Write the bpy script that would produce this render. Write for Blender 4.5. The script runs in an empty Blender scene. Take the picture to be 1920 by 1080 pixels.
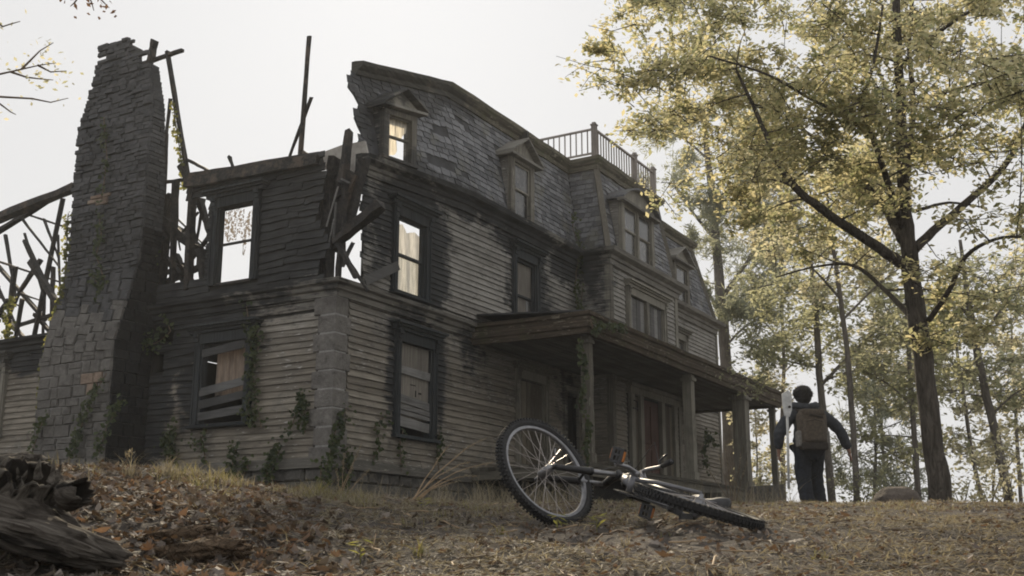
import bpy, bmesh, math, random
from mathutils import Vector, Matrix, noise
RN = random.Random(11)
V = Vector
S = bpy.context.scene
rad = math.radians

# ------------------------------------------------------------------ camera
FPX = 2100.0                                   # focal length in pixels of a 1920 px wide frame
PITCH = math.atan(510 / FPX)
YAW = rad(29.85)                               # heading, measured from +X (along the house front)
EYE = V((-16.78, -13.60, 0.0))
CF = V((math.cos(YAW) * math.cos(PITCH), math.sin(YAW) * math.cos(PITCH), math.sin(PITCH)))
CR = V((math.sin(YAW), -math.cos(YAW), 0))
CU = CR.cross(CF)
FH = V((math.cos(YAW), math.sin(YAW), 0))
cam_d = bpy.data.cameras.new('camera')
cam_d.sensor_width = 36.0
cam_d.lens = 36.0 * FPX / 1920
cam_d.clip_start = 0.05
cam_d.clip_end = 2000
cam = bpy.data.objects.new('camera', cam_d)
S.collection.objects.link(cam)
cam.matrix_world = Matrix(((CR.x, CU.x, -CF.x, EYE.x), (CR.y, CU.y, -CF.y, EYE.y), (CR.z, CU.z, -CF.z, EYE.z), (0, 0, 0, 1)))
S.camera = cam

# ------------------------------------------------------------------ world, sun, exposure
SUN_EL = rad(30.5)
SUN_AZ = YAW + rad(7)                          # the sun stands behind the house
w = bpy.data.worlds.new('World')
S.world = w
w.use_nodes = True
wn = w.node_tree
wn.nodes.clear()
sky = wn.nodes.new('ShaderNodeTexSky')
sky.sky_type = 'NISHITA'
sky.sun_disc = False
sky.sun_elevation = SUN_EL
sky.sun_rotation = math.pi / 2 - SUN_AZ
sky.dust_density = 6.0
sky.air_density = 1.0
hs = wn.nodes.new('ShaderNodeHueSaturation')
hs.inputs['Saturation'].default_value = 0.25
hs.inputs['Value'].default_value = 1.0
mx = wn.nodes.new('ShaderNodeMix')
mx.data_type = 'RGBA'
mx.inputs[0].default_value = 0.98              # thin bright overcast over the clear sky
mx.inputs[7].default_value = (7.7, 7.7, 7.75, 1)
bg = wn.nodes.new('ShaderNodeBackground')
bg.inputs['Strength'].default_value = 0.1
ow = wn.nodes.new('ShaderNodeOutputWorld')
wn.links.new(sky.outputs[0], hs.inputs['Color'])
wn.links.new(hs.outputs[0], mx.inputs[6])
wn.links.new(mx.outputs[2], bg.inputs['Color'])
wn.links.new(bg.outputs[0], ow.inputs['Surface'])
sd = bpy.data.lights.new('sun', 'SUN')
sd.energy = 5.0
sd.angle = rad(1.5)
sd.color = (1.0, 0.85, 0.62)
so = bpy.data.objects.new('sun', sd)
S.collection.objects.link(so)
SDIR = V((math.cos(SUN_AZ) * math.cos(SUN_EL), math.sin(SUN_AZ) * math.cos(SUN_EL), math.sin(SUN_EL)))
so.rotation_euler = SDIR.to_track_quat('Z', 'Y').to_euler()
so.location = (0, 0, 40)
S.view_settings.view_transform = 'Standard'
S.view_settings.look = 'None'
S.view_settings.exposure = 0.0
S.view_settings.gamma = 1.0
S.render.engine = 'CYCLES'
S.cycles.use_denoising = True
S.cycles.max_bounces = 6
S.cycles.transparent_max_bounces = 12
S.cycles.filter_width = 1.9
S.render.film_transparent = False

# ------------------------------------------------------------------ pixel rays of the camera (1920 x 1080)
def ray(px, py):
    return CF * FPX + CR * (px - 960) + CU * (540 - py)
def on_y(px, py, y=0.0):
    r = ray(px, py); return EYE + r * ((y - EYE.y) / r.y)
def on_x(px, py, x=0.0):
    r = ray(px, py); return EYE + r * ((x - EYE.x) / r.x)
def at(px, py, d):
    r = ray(px, py); return EYE + r * (d / math.hypot(r.x, r.y))
def depth(p):
    return (V(p) - EYE).dot(CF)

# ------------------------------------------------------------------ terrain height
GP_D = [-60, -20, -5, 0, 2, 3, 4, 5, 6, 7, 9, 11, 13, 16, 21, 27, 40, 70, 150, 400]
GP_Z = [-3.5, -1.8, -1.0, -.72, -.46, -.30, -.13, .02, .15, .25, .41, .51, .56, .61, .94, 1.0, .9, .3, -3, -14]
def gz(x, y):
    p = V((x - EYE.x, y - EYE.y, 0))
    d = p.dot(FH); s = p.dot(CR)
    z = GP_Z[-1]
    for i in range(len(GP_D) - 1):
        if d <= GP_D[i + 1]:
            t = max(0, (d - GP_D[i]) / (GP_D[i + 1] - GP_D[i]))
            t2 = t
            z = GP_Z[i] + (GP_Z[i + 1] - GP_Z[i]) * t2
            break
    z += .30 * math.exp(-((s + 2.9) / 1.5) ** 2 - ((d - 7.6) / 2.0) ** 2)
    z += .10 * math.exp(-((s + 2.2) / 1.2) ** 2 - ((d - 5.0) / 1.2) ** 2)
    near = math.exp(-(max(0, d - 9) / 6) ** 2)
    if d < 11: z += near * (.02 * noise.noise(V((x * 5, y * 5, 2))) + .012 * noise.noise(V((x * 11, y * 11, 2))))
    z += near * (.045 * noise.noise(V((x * .9, y * .9, 3))) + .018 * noise.noise(V((x * 2.7, y * 2.7, 9))))
    if d > 24:
        z += min(1, (d - 24) / 20) * .5 * noise.noise(V((x * .06, y * .06, 1)))
    return z
def gs(px, d):                                  # ground point under picture column px at heading distance d
    s = (px - 960) / FPX * (d * .9718 + .07)
    p = EYE + FH * d + CR * s
    return V((p.x, p.y, gz(p.x, p.y)))

# ------------------------------------------------------------------ object helpers
COL = S.collection
INV = {}
def tag(o, label=None, cat=None, group=None, kind=None):
    if label: o['label'] = label
    if cat: o['category'] = cat
    if group: o['group'] = group
    if kind: o['kind'] = kind
    return o
def thing(name, loc, label, cat, group=None):
    o = bpy.data.objects.new(name, None)
    o.empty_display_size = .2
    o.location = loc
    COL.objects.link(o)
    INV[o.name] = Matrix.Translation(-V(loc))
    return tag(o, label, cat, group)
def mkobj(name, me, parent=None, M=None):
    o = bpy.data.objects.new(name, me)
    COL.objects.link(o)
    if M is not None: o.matrix_basis = M
    if parent is not None:
        o.parent = parent
        o.matrix_parent_inverse = INV.get(parent.name, Matrix())
    return o
class MB:
    def __init__(s):
        s.v = []; s.f = []; s.m = []
    def add(s, vs, fs, mi=0):
        b = len(s.v)
        s.v.extend([tuple(v) for v in vs])
        s.f.extend([tuple(i + b for i in f) for f in fs])
        s.m.extend([mi] * len(fs))
        return s
    def box(s, a, b, mi=0):
        x0, y0, z0 = a; x1, y1, z1 = b
        return s.add([(x0, y0, z0), (x1, y0, z0), (x1, y1, z0), (x0, y1, z0), (x0, y0, z1), (x1, y0, z1), (x1, y1, z1), (x0, y1, z1)],
                     [(0, 3, 2, 1), (4, 5, 6, 7), (0, 1, 5, 4), (1, 2, 6, 5), (2, 3, 7, 6), (3, 0, 4, 7)], mi)
    def beam(s, p, q, w, h, seg=1, jit=0.0, taper=1.0, up=None, mi=0, bow=0.0):
        p = V(p); q = V(q); d = (q - p)
        L = d.length; d = d / L
        u = V(up) if up else (V((0, 0, 1)) if abs(d.z) < .9 else V((0, 1, 0)))
        a = d.cross(u).normalized(); b = a.cross(d).normalized()
        vs = []
        for i in range(seg + 1):
            t = i / seg; k = 1 + (taper - 1) * t
            c = p + (q - p) * t + b * bow * math.sin(t * math.pi)
            for sx, sy in ((-1, -1), (1, -1), (1, 1), (-1, 1)):
                r = V((RN.uniform(-jit, jit), RN.uniform(-jit, jit), RN.uniform(-jit, jit))) if jit else V((0, 0, 0))
                vs.append(c + a * (sx * w / 2 * k) + b * (sy * h / 2 * k) + r + d * (RN.uniform(-1, 1) * jit * 3 if i in (0, seg) else 0))
        fs = [(3, 2, 1, 0), tuple(seg * 4 + i for i in range(4))]
        for i in range(seg):
            for j in range(4):
                fs.append((i * 4 + j, i * 4 + (j + 1) % 4, i * 4 + 4 + (j + 1) % 4, i * 4 + 4 + j))
        return s.add(vs, fs, mi)
    def tube(s, pts, rs, n=8, cap=True, mi=0, jit=0.0):
        pts = [V(p) for p in pts]
        if not hasattr(rs, '__len__'): rs = [rs] * len(pts)
        d0 = (pts[1] - pts[0]).normalized()
        a = d0.orthogonal().normalized()
        vs = []; fs = []
        for i, p in enumerate(pts):
            d = (pts[min(i + 1, len(pts) - 1)] - pts[max(i - 1, 0)])
            d = d.normalized() if d.length > 1e-9 else d0
            a = (a - d * a.dot(d)).normalized(); b = d.cross(a)
            for j in range(n):
                t = 2 * math.pi * j / n
                r = rs[i] * (1 + (RN.uniform(-jit, jit) if jit else 0))
                vs.append(p + (a * math.cos(t) + b * math.sin(t)) * r)
        for i in range(len(pts) - 1):
            for j in range(n):
                fs.append((i * n + j, i * n + (j + 1) % n, (i + 1) * n + (j + 1) % n, (i + 1) * n + j))
        if cap:
            fs.append(tuple(range(n - 1, -1, -1)))
            fs.append(tuple((len(pts) - 1) * n + j for j in range(n)))
        return s.add(vs, fs, mi)
    def slab(s, poly, ext, mi=0):               # polygon (3-D points) given thickness by vector ext
        n = len(poly); e = V(ext)
        vs = [V(p) for p in poly] + [V(p) + e for p in poly]
        fs = [tuple(range(n - 1, -1, -1)), tuple(range(n, 2 * n))]
        for i in range(n): fs.append((i, (i + 1) % n, n + (i + 1) % n, n + i))
        return s.add(vs, fs, mi)
    def mesh(s, name, mats, smooth=False):
        me = bpy.data.meshes.new(name)
        me.from_pydata(s.v, [], s.f)
        if not isinstance(mats, (list, tuple)): mats = [mats]
        for m in mats: me.materials.append(m)
        if len(mats) > 1: me.polygons.foreach_set('material_index', s.m)
        if smooth: me.polygons.foreach_set('use_smooth', [True] * len(me.polygons))
        me.update()
        return me
    def build(s, name, mats, parent=None, smooth=False, fix=False):
        me = s.mesh(name, mats, smooth)
        if fix:
            bm = bmesh.new(); bm.from_mesh(me)
            bmesh.ops.recalc_face_normals(bm, faces=bm.faces)
            bm.to_mesh(me); bm.free()
        return mkobj(name, me, parent)
def fixn(me):
    bm = bmesh.new(); bm.from_mesh(me)
    bmesh.ops.recalc_face_normals(bm, faces=bm.faces)
    bm.to_mesh(me); bm.free()
    return me
# ------------------------------------------------------------------ materials
def newmat(name):
    m = bpy.data.materials.new(name); m.use_nodes = True
    m.node_tree.nodes.clear()
    return m, m.node_tree
def nd(nt, typ, ins=None, **props):
    n = nt.nodes.new('ShaderNode' + typ)
    for k, v in props.items(): setattr(n, k, v)
    for k, v in (ins or {}).items():
        sk = n.inputs[k]
        if isinstance(v, bpy.types.NodeSocket): nt.links.new(v, sk)
        elif isinstance(v, bpy.types.Node): nt.links.new(v.outputs[0], sk)
        else:
            if hasattr(sk.default_value, '__len__') and len(sk.default_value) == 4 and len(v) == 3: v = (*v, 1)
            sk.default_value = v
    return n
def mth(nt, op, a, b=0.0, c=None, clamp=False):
    ins = {0: a, 1: b}
    if c is not None: ins[2] = c
    return nd(nt, 'Math', ins, operation=op, use_clamp=clamp).outputs[0]
def mixc(nt, f, a, b, mode='MIX'):
    n = nd(nt, 'Mix', {0: f, 6: a, 7: b}, data_type='RGBA', blend_type=mode)
    return n.outputs[2]
def ramp(nt, f, lo, hi, a=0.0, b=1.0):
    return nd(nt, 'MapRange', {0: f, 1: lo, 2: hi, 3: a, 4: b}, interpolation_type='SMOOTHSTEP').outputs[0]
def pos(nt, sc=None):
    g = nd(nt, 'NewGeometry').outputs['Position']
    if sc is None: return g
    return nd(nt, 'VectorMath', {0: g, 1: sc}, operation='MULTIPLY').outputs[0]
def nz(nt, vec, scale=1.0, detail=4.0, rough=.55, dist=0.0):
    return nd(nt, 'TexNoise', {'Vector': vec, 'Scale': scale, 'Detail': detail, 'Roughness': rough, 'Distortion': dist}).outputs[0]
def orand(nt):
    return nd(nt, 'ObjectInfo').outputs['Random']
def finish(nt, col, rough=.85, bump=None, bs=.4, bd=.01, spec=.3, metal=0.0, **kw):
    ins = {'Base Color': col, 'Roughness': rough, 'Specular IOR Level': spec, 'Metallic': metal}
    ins.update(kw)
    if bump is not None:
        ins['Normal'] = nd(nt, 'Bump', {'Strength': bs, 'Distance': bd, 'Height': bump}).outputs[0]
    p = nd(nt, 'BsdfPrincipled', ins)
    nd(nt, 'OutputMaterial', {0: p})
    return p
# soot: fire stains on the facade, centre / radii / strength
SOOT = [((2.5, 0, 7.35), (1.6, 1, .95), 1.0), ((1.3, 0, 6.8), (.95, 1, 1.5), .6), ((3.5, 0, 6.3), (.55, 1, 1.1), 1.0), ((7.6, 0, 8.0), (1.7, 1, .8), 1.0), ((7.9, 0, 6.6), (1.35, 1, 1.3), .85),
        ((4.5, 0, 8.35), (4.2, 1, .42), 1.05), ((10.0, 0, 8.0), (1.5, 1, .75), .9), ((2.7, 0, 4.5), (1.25, 1, .75), .95), ((3.6, 0, 3.7), (.5, 1, 1.2), .8), ((1.95, 0, 3.6), (.4, 1, 1.3), .65),
        ((0, 2.4, 7.0), (1.2, 4.2, 1.9), 1.5), ((0, 4.4, 4.9), (1.4, 2.2, 1.25), 1.3), ((0, 3.0, 4.6), (.8, 1.15, .8), 1.05), ((0, 3.75, 3.7), (.5, .45, 1.2), .85), ((0, 4.95, 3.4), (.6, .75, 2.6), 1.2),
        ((0, 9.2, 5.0), (1.0, 2.2, .7), 1.0), ((1.7, .3, 10.7), (2.6, 1.2, .9), 1.0), ((.9, .2, 9.2), (1.0, 1.0, 1.5), .75), ((4.4, .3, 11.0), (1.6, 1, .45), .8), ((0, 2.8, 5.45), (1.2, 2.6, .35), 1.0),
        ((10.8, -.4, 7.6), (.8, .7, 1.2), .6), ((9.9, 0, 4.2), (1.0, 1, 1.6), .45), ((5.0, 0, 4.7), (.9, 1, .9), .5)]
sg = bpy.data.node_groups.new('soot_stains', 'ShaderNodeTree')
sg.interface.new_socket('Fac', in_out='OUTPUT', socket_type='NodeSocketFloat')
_p = pos(sg)
_wob = nd(sg, 'TexNoise', {'Vector': _p, 'Scale': 1.1, 'Detail': 2.0}).outputs[1]
_wv = nd(sg, 'VectorMath', {0: _wob, 1: (.5, .5, .5)}, operation='SUBTRACT').outputs[0]
_pw = nd(sg, 'VectorMath', {0: _wv, 1: (.9, .9, .9), 2: _p}, operation='MULTIPLY_ADD').outputs[0]
_cur = None
for c, r, st in SOOT:
    a = nd(sg, 'VectorMath', {0: _pw, 1: c}, operation='SUBTRACT').outputs[0]
    b = nd(sg, 'VectorMath', {0: a, 1: tuple(1 / q for q in r)}, operation='MULTIPLY').outputs[0]
    l = nd(sg, 'VectorMath', {0: b}, operation='LENGTH').outputs['Value']
    f = mth(sg, 'MULTIPLY', mth(sg, 'SUBTRACT', 1.35, l), st)
    _cur = f if _cur is None else mth(sg, 'MAXIMUM', _cur, f)
_n0 = nz(sg, pos(sg, (2.2, 2.2, 2.6)), 1.0, 6, .65); _n1 = nz(sg, pos(sg, (1.1, 1.1, 16)), 1.6, 4, .6)
_n = mth(sg, 'ADD', mth(sg, 'MULTIPLY', _n0, .55), mth(sg, 'MULTIPLY', _n1, .45))
_fin = ramp(sg, mth(sg, 'ADD', _cur, mth(sg, 'MULTIPLY_ADD', _n, 2.6, -1.3)), .2, .62)
_go = sg.nodes.new('NodeGroupOutput')
sg.links.new(_fin, _go.inputs[0])
def soot(nt):
    g = nt.nodes.new('ShaderNodeGroup'); g.node_tree = sg
    return g.outputs[0]

def wood(name, dark, light, fleck=None, vert=False, char=1.0, rough=.85, fl=.62, var=.35, green=0.0):
    m, nt = newmat(name)
    st = (26, 26, 1.3) if vert else (1.3, 1.3, 26)
    gr = nz(nt, pos(nt, st), 1.0, 5, .6, .3)
    big = nz(nt, pos(nt), 1.4, 4, .6)
    fac = ramp(nt, mth(nt, 'ADD', mth(nt, 'MULTIPLY', gr, .75), mth(nt, 'MULTIPLY_ADD', orand(nt), var, -var / 2)), .2, .62)
    col = mixc(nt, fac, dark, light)
    if name == 'weathered_clapboard':              # bare brown wood shows low on the walls, grey above
        zz = nd(nt, 'SeparateXYZ', {0: pos(nt)}).outputs[2]
        bn = nz(nt, pos(nt), .8, 4, .6)
        col = mixc(nt, ramp(nt, mth(nt, 'ADD', mth(nt, 'MULTIPLY', bn, 3.0), zz), 7.4, 5.2, 0, .75), col, mixc(nt, fac, (.13, .11, .084), (.295, .26, .205)))
        pk = nz(nt, pos(nt, (1.0, 1.0, 5)), 1.3, 6, .7, .8)
        col = mixc(nt, ramp(nt, pk, .57, .62, 0, .6), col, (.085, .075, .062))
    col = mixc(nt, ramp(nt, big, .45, .7, 0, .5), col, tuple(q * .62 for q in dark))
    if fleck:
        st2 = (14, 14, 2.5) if vert else (2.5, 2.5, 14)
        fn = nz(nt, pos(nt, st2), 1.6, 5, .65, .5)
        col = mixc(nt, ramp(nt, mth(nt, 'ADD', fn, mth(nt, 'MULTIPLY_ADD', big, .35, -.17)), fl, fl + .09, 0, .8), col, fleck)
    if green:
        gn = nz(nt, pos(nt), 2.3, 5, .6)
        col = mixc(nt, ramp(nt, gn, .52, .68, 0, green), col, (.075, .08, .035))
    if char:
        col = mixc(nt, mth(nt, 'MULTIPLY', soot(nt), char), col, mixc(nt, ramp(nt, mth(nt, 'ADD', mth(nt, 'MULTIPLY', gr, .7), mth(nt, 'MULTIPLY', big, .5)), .35, .85), (.007, .0075, .008), (.055, .056, .057)))
    finish(nt, col, rough, bump=gr, bs=.55, bd=.012, spec=.25)
    return m
M = {}
M['clap'] = wood('weathered_clapboard', (.165, .156, .14), (.335, .32, .292), (.42, .405, .375), fl=.6, var=.2)
M['trim'] = wood('weathered_trim', (.11, .103, .09), (.26, .247, .22), (.27, .26, .22), fl=.6)
M['trimv'] = wood('weathered_upright_trim', (.11, .10, .082), (.26, .245, .205), (.29, .275, .23), vert=True, fl=.6, char=.8)
M['mossy'] = wood('mossy_cornice_wood', (.07, .062, .045), (.21, .19, .14), (.29, .27, .20), char=.75, green=.6, fl=.58)
M['eave'] = wood('brown_eave_wood', (.06, .045, .032), (.19, .155, .115), (.27, .24, .185), char=0, green=.45, fl=.58)
M['casing_black'] = wood('scorched_casing', (.02, .024, .027), (.055, .063, .067), (.075, .08, .08), vert=True, char=.4, fl=.66)
M['plank'] = wood('grey_plank', (.09, .088, .085), (.23, .225, .215), None, char=0, var=.5)
M['plank_dark'] = wood('dark_grey_plank', (.06, .06, .06), (.15, .15, .148), None, char=0, var=.4)
M['plyboard'] = wood('pale_plywood', (.15, .135, .115), (.30, .275, .235), None, vert=True, char=.15, var=.2)
M['ceil'] = wood('porch_ceiling_wood', (.075, .07, .063), (.15, .142, .13), None, char=0)
M['vboards'] = wood('old_upright_boards', (.085, .073, .055), (.20, .175, .135), (.24, .21, .165), vert=True, char=0, var=.6)
M['doorred'] = wood('brown_red_door', (.075, .042, .034), (.15, .088, .07), None, vert=True, char=0)
M['deck'] = wood('porch_deck_wood', (.055, .05, .04), (.15, .14, .115), None, char=0)
def simple(name, col, rough=.6, metal=0.0, nscale=0, var=.3, spec=.4, bump=0, **kw):
    m, nt = newmat(name)
    c = col
    b = None
    if nscale:
        n = nz(nt, pos(nt), nscale, 5, .6)
        c = mixc(nt, ramp(nt, n, .3, .7), tuple(q * (1 - var) for q in col), tuple(min(1, q * (1 + var)) for q in col))
        b = n if bump else None
    finish(nt, c, rough, b, bs=bump, bd=.01, spec=spec, metal=metal, **kw)
    return m
# charred timber
m, nt = newmat('charred_timber'); M['char'] = m
g1 = nz(nt, pos(nt, (5, 5, 5)), 2.0, 6, .7, .6)
vr = nd(nt, 'TexVoronoi', {'Vector': pos(nt), 'Scale': 16.0}, feature='DISTANCE_TO_EDGE').outputs[0]
c = mixc(nt, ramp(nt, g1, .35, .7), (.009, .009, .0095), (.04, .036, .033))
c = mixc(nt, mth(nt, 'MULTIPLY', ramp(nt, orand(nt), .45, 1.0, .15, .8), ramp(nt, nz(nt, pos(nt), 3.5, 6, .7), .45, .62)), c, (.105, .08, .06))
finish(nt, c, .75, mth(nt, 'ADD', mth(nt, 'MULTIPLY', ramp(nt, vr, 0, .12), .5), g1), bs=.6, bd=.015, spec=.3)
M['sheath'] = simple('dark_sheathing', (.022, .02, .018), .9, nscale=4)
# slate shingle
m, nt = newmat('slate_shingle'); M['shingle'] = m
b_ = nz(nt, pos(nt), 1.6, 5, .6); f_ = nz(nt, pos(nt, (9, 9, 22)), 1.5, 4, .6)
c = mixc(nt, ramp(nt, mth(nt, 'ADD', mth(nt, 'MULTIPLY', f_, .6), mth(nt, 'MULTIPLY', mth(nt, 'FRACT', mth(nt, 'ADD', nd(nt, 'NewGeometry').outputs['Random Per Island'], orand(nt))), .4)), .22, .8), (.06, .062, .069), (.20, .203, .213))
c = mixc(nt, ramp(nt, b_, .52, .68, 0, .6), c, (.135, .13, .10))
c = mixc(nt, mth(nt, 'MULTIPLY', soot(nt), .8), c, (.016, .016, .017))
finish(nt, c, .7, f_, bs=.4, bd=.008, spec=.35)
M['underlay'] = simple('roof_underlayment', (.05, .051, .055), .9, nscale=2.5, var=.4)
# stones
def stone(name, a, b, char=1.0, dark=.4):
    m, nt = newmat(name)
    f1 = nz(nt, pos(nt), 14, 6, .65); b1 = nz(nt, pos(nt), 1.7, 4)
    fac = ramp(nt, mth(nt, 'ADD', mth(nt, 'MULTIPLY', f1, .6), mth(nt, 'MULTIPLY', nd(nt, 'NewGeometry').outputs['Random Per Island'], .4)), .25, .8)
    c = mixc(nt, fac, a, b)
    m1 = nz(nt, pos(nt), 4.5, 6, .7)
    c = mixc(nt, ramp(nt, m1, .52, .7, 0, .7), c, tuple(q * .5 for q in a))
    c = mixc(nt, ramp(nt, m1, .46, .34, 0, .45), c, tuple(q * 1.35 for q in b))
    c = mixc(nt, ramp(nt, b1, .45, .7, 0, dark), c, tuple(q * .5 for q in a))
    if char: c = mixc(nt, mth(nt, 'MULTIPLY', soot(nt), char), c, (.02, .02, .021))
    finish(nt, c, .9, mth(nt, 'ADD', f1, mth(nt, 'MULTIPLY', m1, 1.5)), bs=.9, bd=.03, spec=.2)
    return m
M['chstone'] = stone('chimney_stone', (.11, .104, .096), (.19, .18, .166), .2)
M['chstone_dark'] = stone('smoke_black_chimney_stone', (.06, .061, .064), (.108, .108, .111), .2)
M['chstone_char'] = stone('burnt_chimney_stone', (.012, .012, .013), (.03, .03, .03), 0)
M['quoin'] = stone('quoin_stone', (.12, .112, .102), (.21, .198, .182), .3)
M['found'] = stone('foundation_stone', (.07, .066, .06), (.15, .142, .13), .2)
M['mortar'] = stone('pale_mortar', (.22, .215, .205), (.34, .33, .315), .3)
M['mortar_dark'] = stone('sooty_mortar', (.06, .06, .06), (.11, .108, .105), .4)
M['brickpatch'] = stone('exposed_brick_render', (.20, .14, .105), (.30, .24, .19), 0)
M['rock'] = stone('field_rock', (.075, .062, .052), (.145, .122, .103), 0)
# glass, cloth
m, nt = newmat('dirty_glass'); M['glass'] = m
g1 = nz(nt, pos(nt), 3, 5)
finish(nt, mixc(nt, ramp(nt, g1, .35, .7), (.02, .021, .022), (.085, .082, .075)), .18, spec=.5)
m, nt = newmat('clear_old_glass'); M['clear'] = m
tr = nd(nt, 'BsdfTransparent', {'Color': (.93, .93, .91)}); gl = nd(nt, 'BsdfGlossy', {'Color': (.9, .9, .9), 'Roughness': .08})
nd(nt, 'OutputMaterial', {0: nd(nt, 'MixShader', {0: .06, 1: tr.outputs[0], 2: gl.outputs[0]})})
def cloth(name, col, tcol, tf=.6, ns=3.0):
    m, nt = newmat(name)
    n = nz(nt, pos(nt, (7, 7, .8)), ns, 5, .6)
    k = ramp(nt, n, .32, .66, .1, 1.0)  # upright stripes in the cloth colour imitate the shading of folds
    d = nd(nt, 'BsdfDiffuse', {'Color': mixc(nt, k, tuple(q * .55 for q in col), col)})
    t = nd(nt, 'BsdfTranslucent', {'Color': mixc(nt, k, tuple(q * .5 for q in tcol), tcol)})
    nd(nt, 'OutputMaterial', {0: nd(nt, 'MixShader', {0: tf, 1: d.outputs[0], 2: t.outputs[0]})})
    return m
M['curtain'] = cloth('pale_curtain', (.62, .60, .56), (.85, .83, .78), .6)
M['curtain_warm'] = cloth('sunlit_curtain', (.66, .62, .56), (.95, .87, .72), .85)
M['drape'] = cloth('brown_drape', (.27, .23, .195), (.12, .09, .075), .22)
m, nt = newmat('burnt_lace'); M['lace'] = m
_a = nz(nt, pos(nt), 16, 5, .65); _b = nz(nt, pos(nt, (30, 30, 1.5)), 1.0, 3)
_d = nd(nt, 'BsdfDiffuse', {'Color': mixc(nt, _b, (.10, .085, .07), (.34, .29, .23))}); _t = nd(nt, 'BsdfTranslucent', {'Color': (.30, .25, .20)})
_m = nd(nt, 'MixShader', {0: .45, 1: _d.outputs[0], 2: _t.outputs[0]})
nd(nt, 'OutputMaterial', {0: nd(nt, 'MixShader', {0: ramp(nt, mth(nt, 'ADD', _a, mth(nt, 'MULTIPLY_ADD', _b, .3, -.15)), .47, .53), 1: _m.outputs[0], 2: nd(nt, 'BsdfTransparent').outputs[0]})})
M['plaster'] = simple('old_plaster', (.33, .31, .28), .9, nscale=3, var=.3)
# leaves
def leaf(name, c1, c2, t1, t2, tf=.5, rough=.6):
    m, nt = newmat(name)
    r = nd(nt, 'NewGeometry').outputs['Random Per Island']
    n = nz(nt, pos(nt), .55, 3)
    k = ramp(nt, mth(nt, 'ADD', mth(nt, 'MULTIPLY', r, .6), mth(nt, 'MULTIPLY', n, .6)), .25, .85)
    p = nd(nt, 'BsdfPrincipled', {'Base Color': mixc(nt, k, c1, c2), 'Roughness': rough, 'Specular IOR Level': .25})
    t = nd(nt, 'BsdfTranslucent', {'Color': mixc(nt, k, t1, t2)})
    nd(nt, 'OutputMaterial', {0: nd(nt, 'MixShader', {0: tf, 1: p.outputs[0], 2: t.outputs[0]})})
    return m
M['oakleaf'] = leaf('oak_leaf', (.07, .074, .04), (.15, .14, .076), (.38, .40, .20), (.87, .78, .47), .62)
M['goldleaf'] = leaf('golden_leaf', (.09, .09, .05), (.17, .155, .085), (.50, .49, .30), (.86, .79, .55), .62)  # this and the next two leaf colours are brightened in place of sky glare
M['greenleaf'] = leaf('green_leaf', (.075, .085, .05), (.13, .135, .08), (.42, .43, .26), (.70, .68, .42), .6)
M['pineleaf'] = leaf('pine_needle', (.10, .115, .085), (.155, .17, .125), (.36, .39, .27), (.58, .58, .40), .55)
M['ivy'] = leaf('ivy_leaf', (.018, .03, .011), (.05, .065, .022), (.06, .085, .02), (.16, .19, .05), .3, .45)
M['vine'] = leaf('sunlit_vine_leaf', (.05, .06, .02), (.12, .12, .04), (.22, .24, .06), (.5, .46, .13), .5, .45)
M['litter'] = leaf('dead_leaf', (.042, .036, .031), (.148, .124, .106), (.07, .045, .025), (.24, .14, .07), .25, .7)
M['litter_pale'] = leaf('pale_dead_leaf', (.12, .103, .087), (.25, .215, .185), (.12, .09, .06), (.28, .2, .12), .2, .7)
M['litter_rust'] = leaf('rust_dead_leaf', (.09, .055, .036), (.175, .112, .075), (.14, .08, .045), (.27, .16, .09), .35, .7)
M['straw'] = leaf('dry_grass', (.10, .088, .068), (.235, .21, .165), (.26, .21, .12), (.46, .39, .24), .35, .7)
M['grass'] = leaf('fading_grass', (.08, .085, .03), (.19, .175, .06), (.22, .2, .07), (.42, .36, .13), .4, .6)
M['twig'] = simple('dead_twig', (.13, .095, .065), .85, nscale=20)
M['stalk'] = simple('straw_stalk', (.30, .215, .13), .75, nscale=12)
def bark(name, a, b, st=(9, 9, 1.6), sc=1.0):
    m, nt = newmat(name)
    n1 = nz(nt, pos(nt, st), 2.2 * sc, 6, .65, .6); n2 = nz(nt, pos(nt), 1.1, 3)
    vr = nd(nt, 'TexVoronoi', {'Vector': pos(nt, st), 'Scale': 3.0 * sc}, feature='DISTANCE_TO_EDGE').outputs[0]
    c = mixc(nt, ramp(nt, n1, .3, .7), a, b)
    c = mixc(nt, ramp(nt, n2, .45, .7, 0, .5), c, tuple(q * .6 for q in a))
    finish(nt, c, .9, mth(nt, 'ADD', n1, ramp(nt, vr, 0, .15, 0, .6)), bs=.8, bd=.03, spec=.15)
    return m
M['bark'] = bark('oak_bark', (.045, .038, .031), (.135, .118, .10))
M['bark_far'] = bark('glare_paled_bark', (.13, .115, .10), (.25, .225, .20))  # bark colour lightened to imitate sky glare around distant trunks
M['stump'] = bark('rotten_wood', (.05, .042, .034), (.155, .14, .122), (5, 5, 5), .6)
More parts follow.
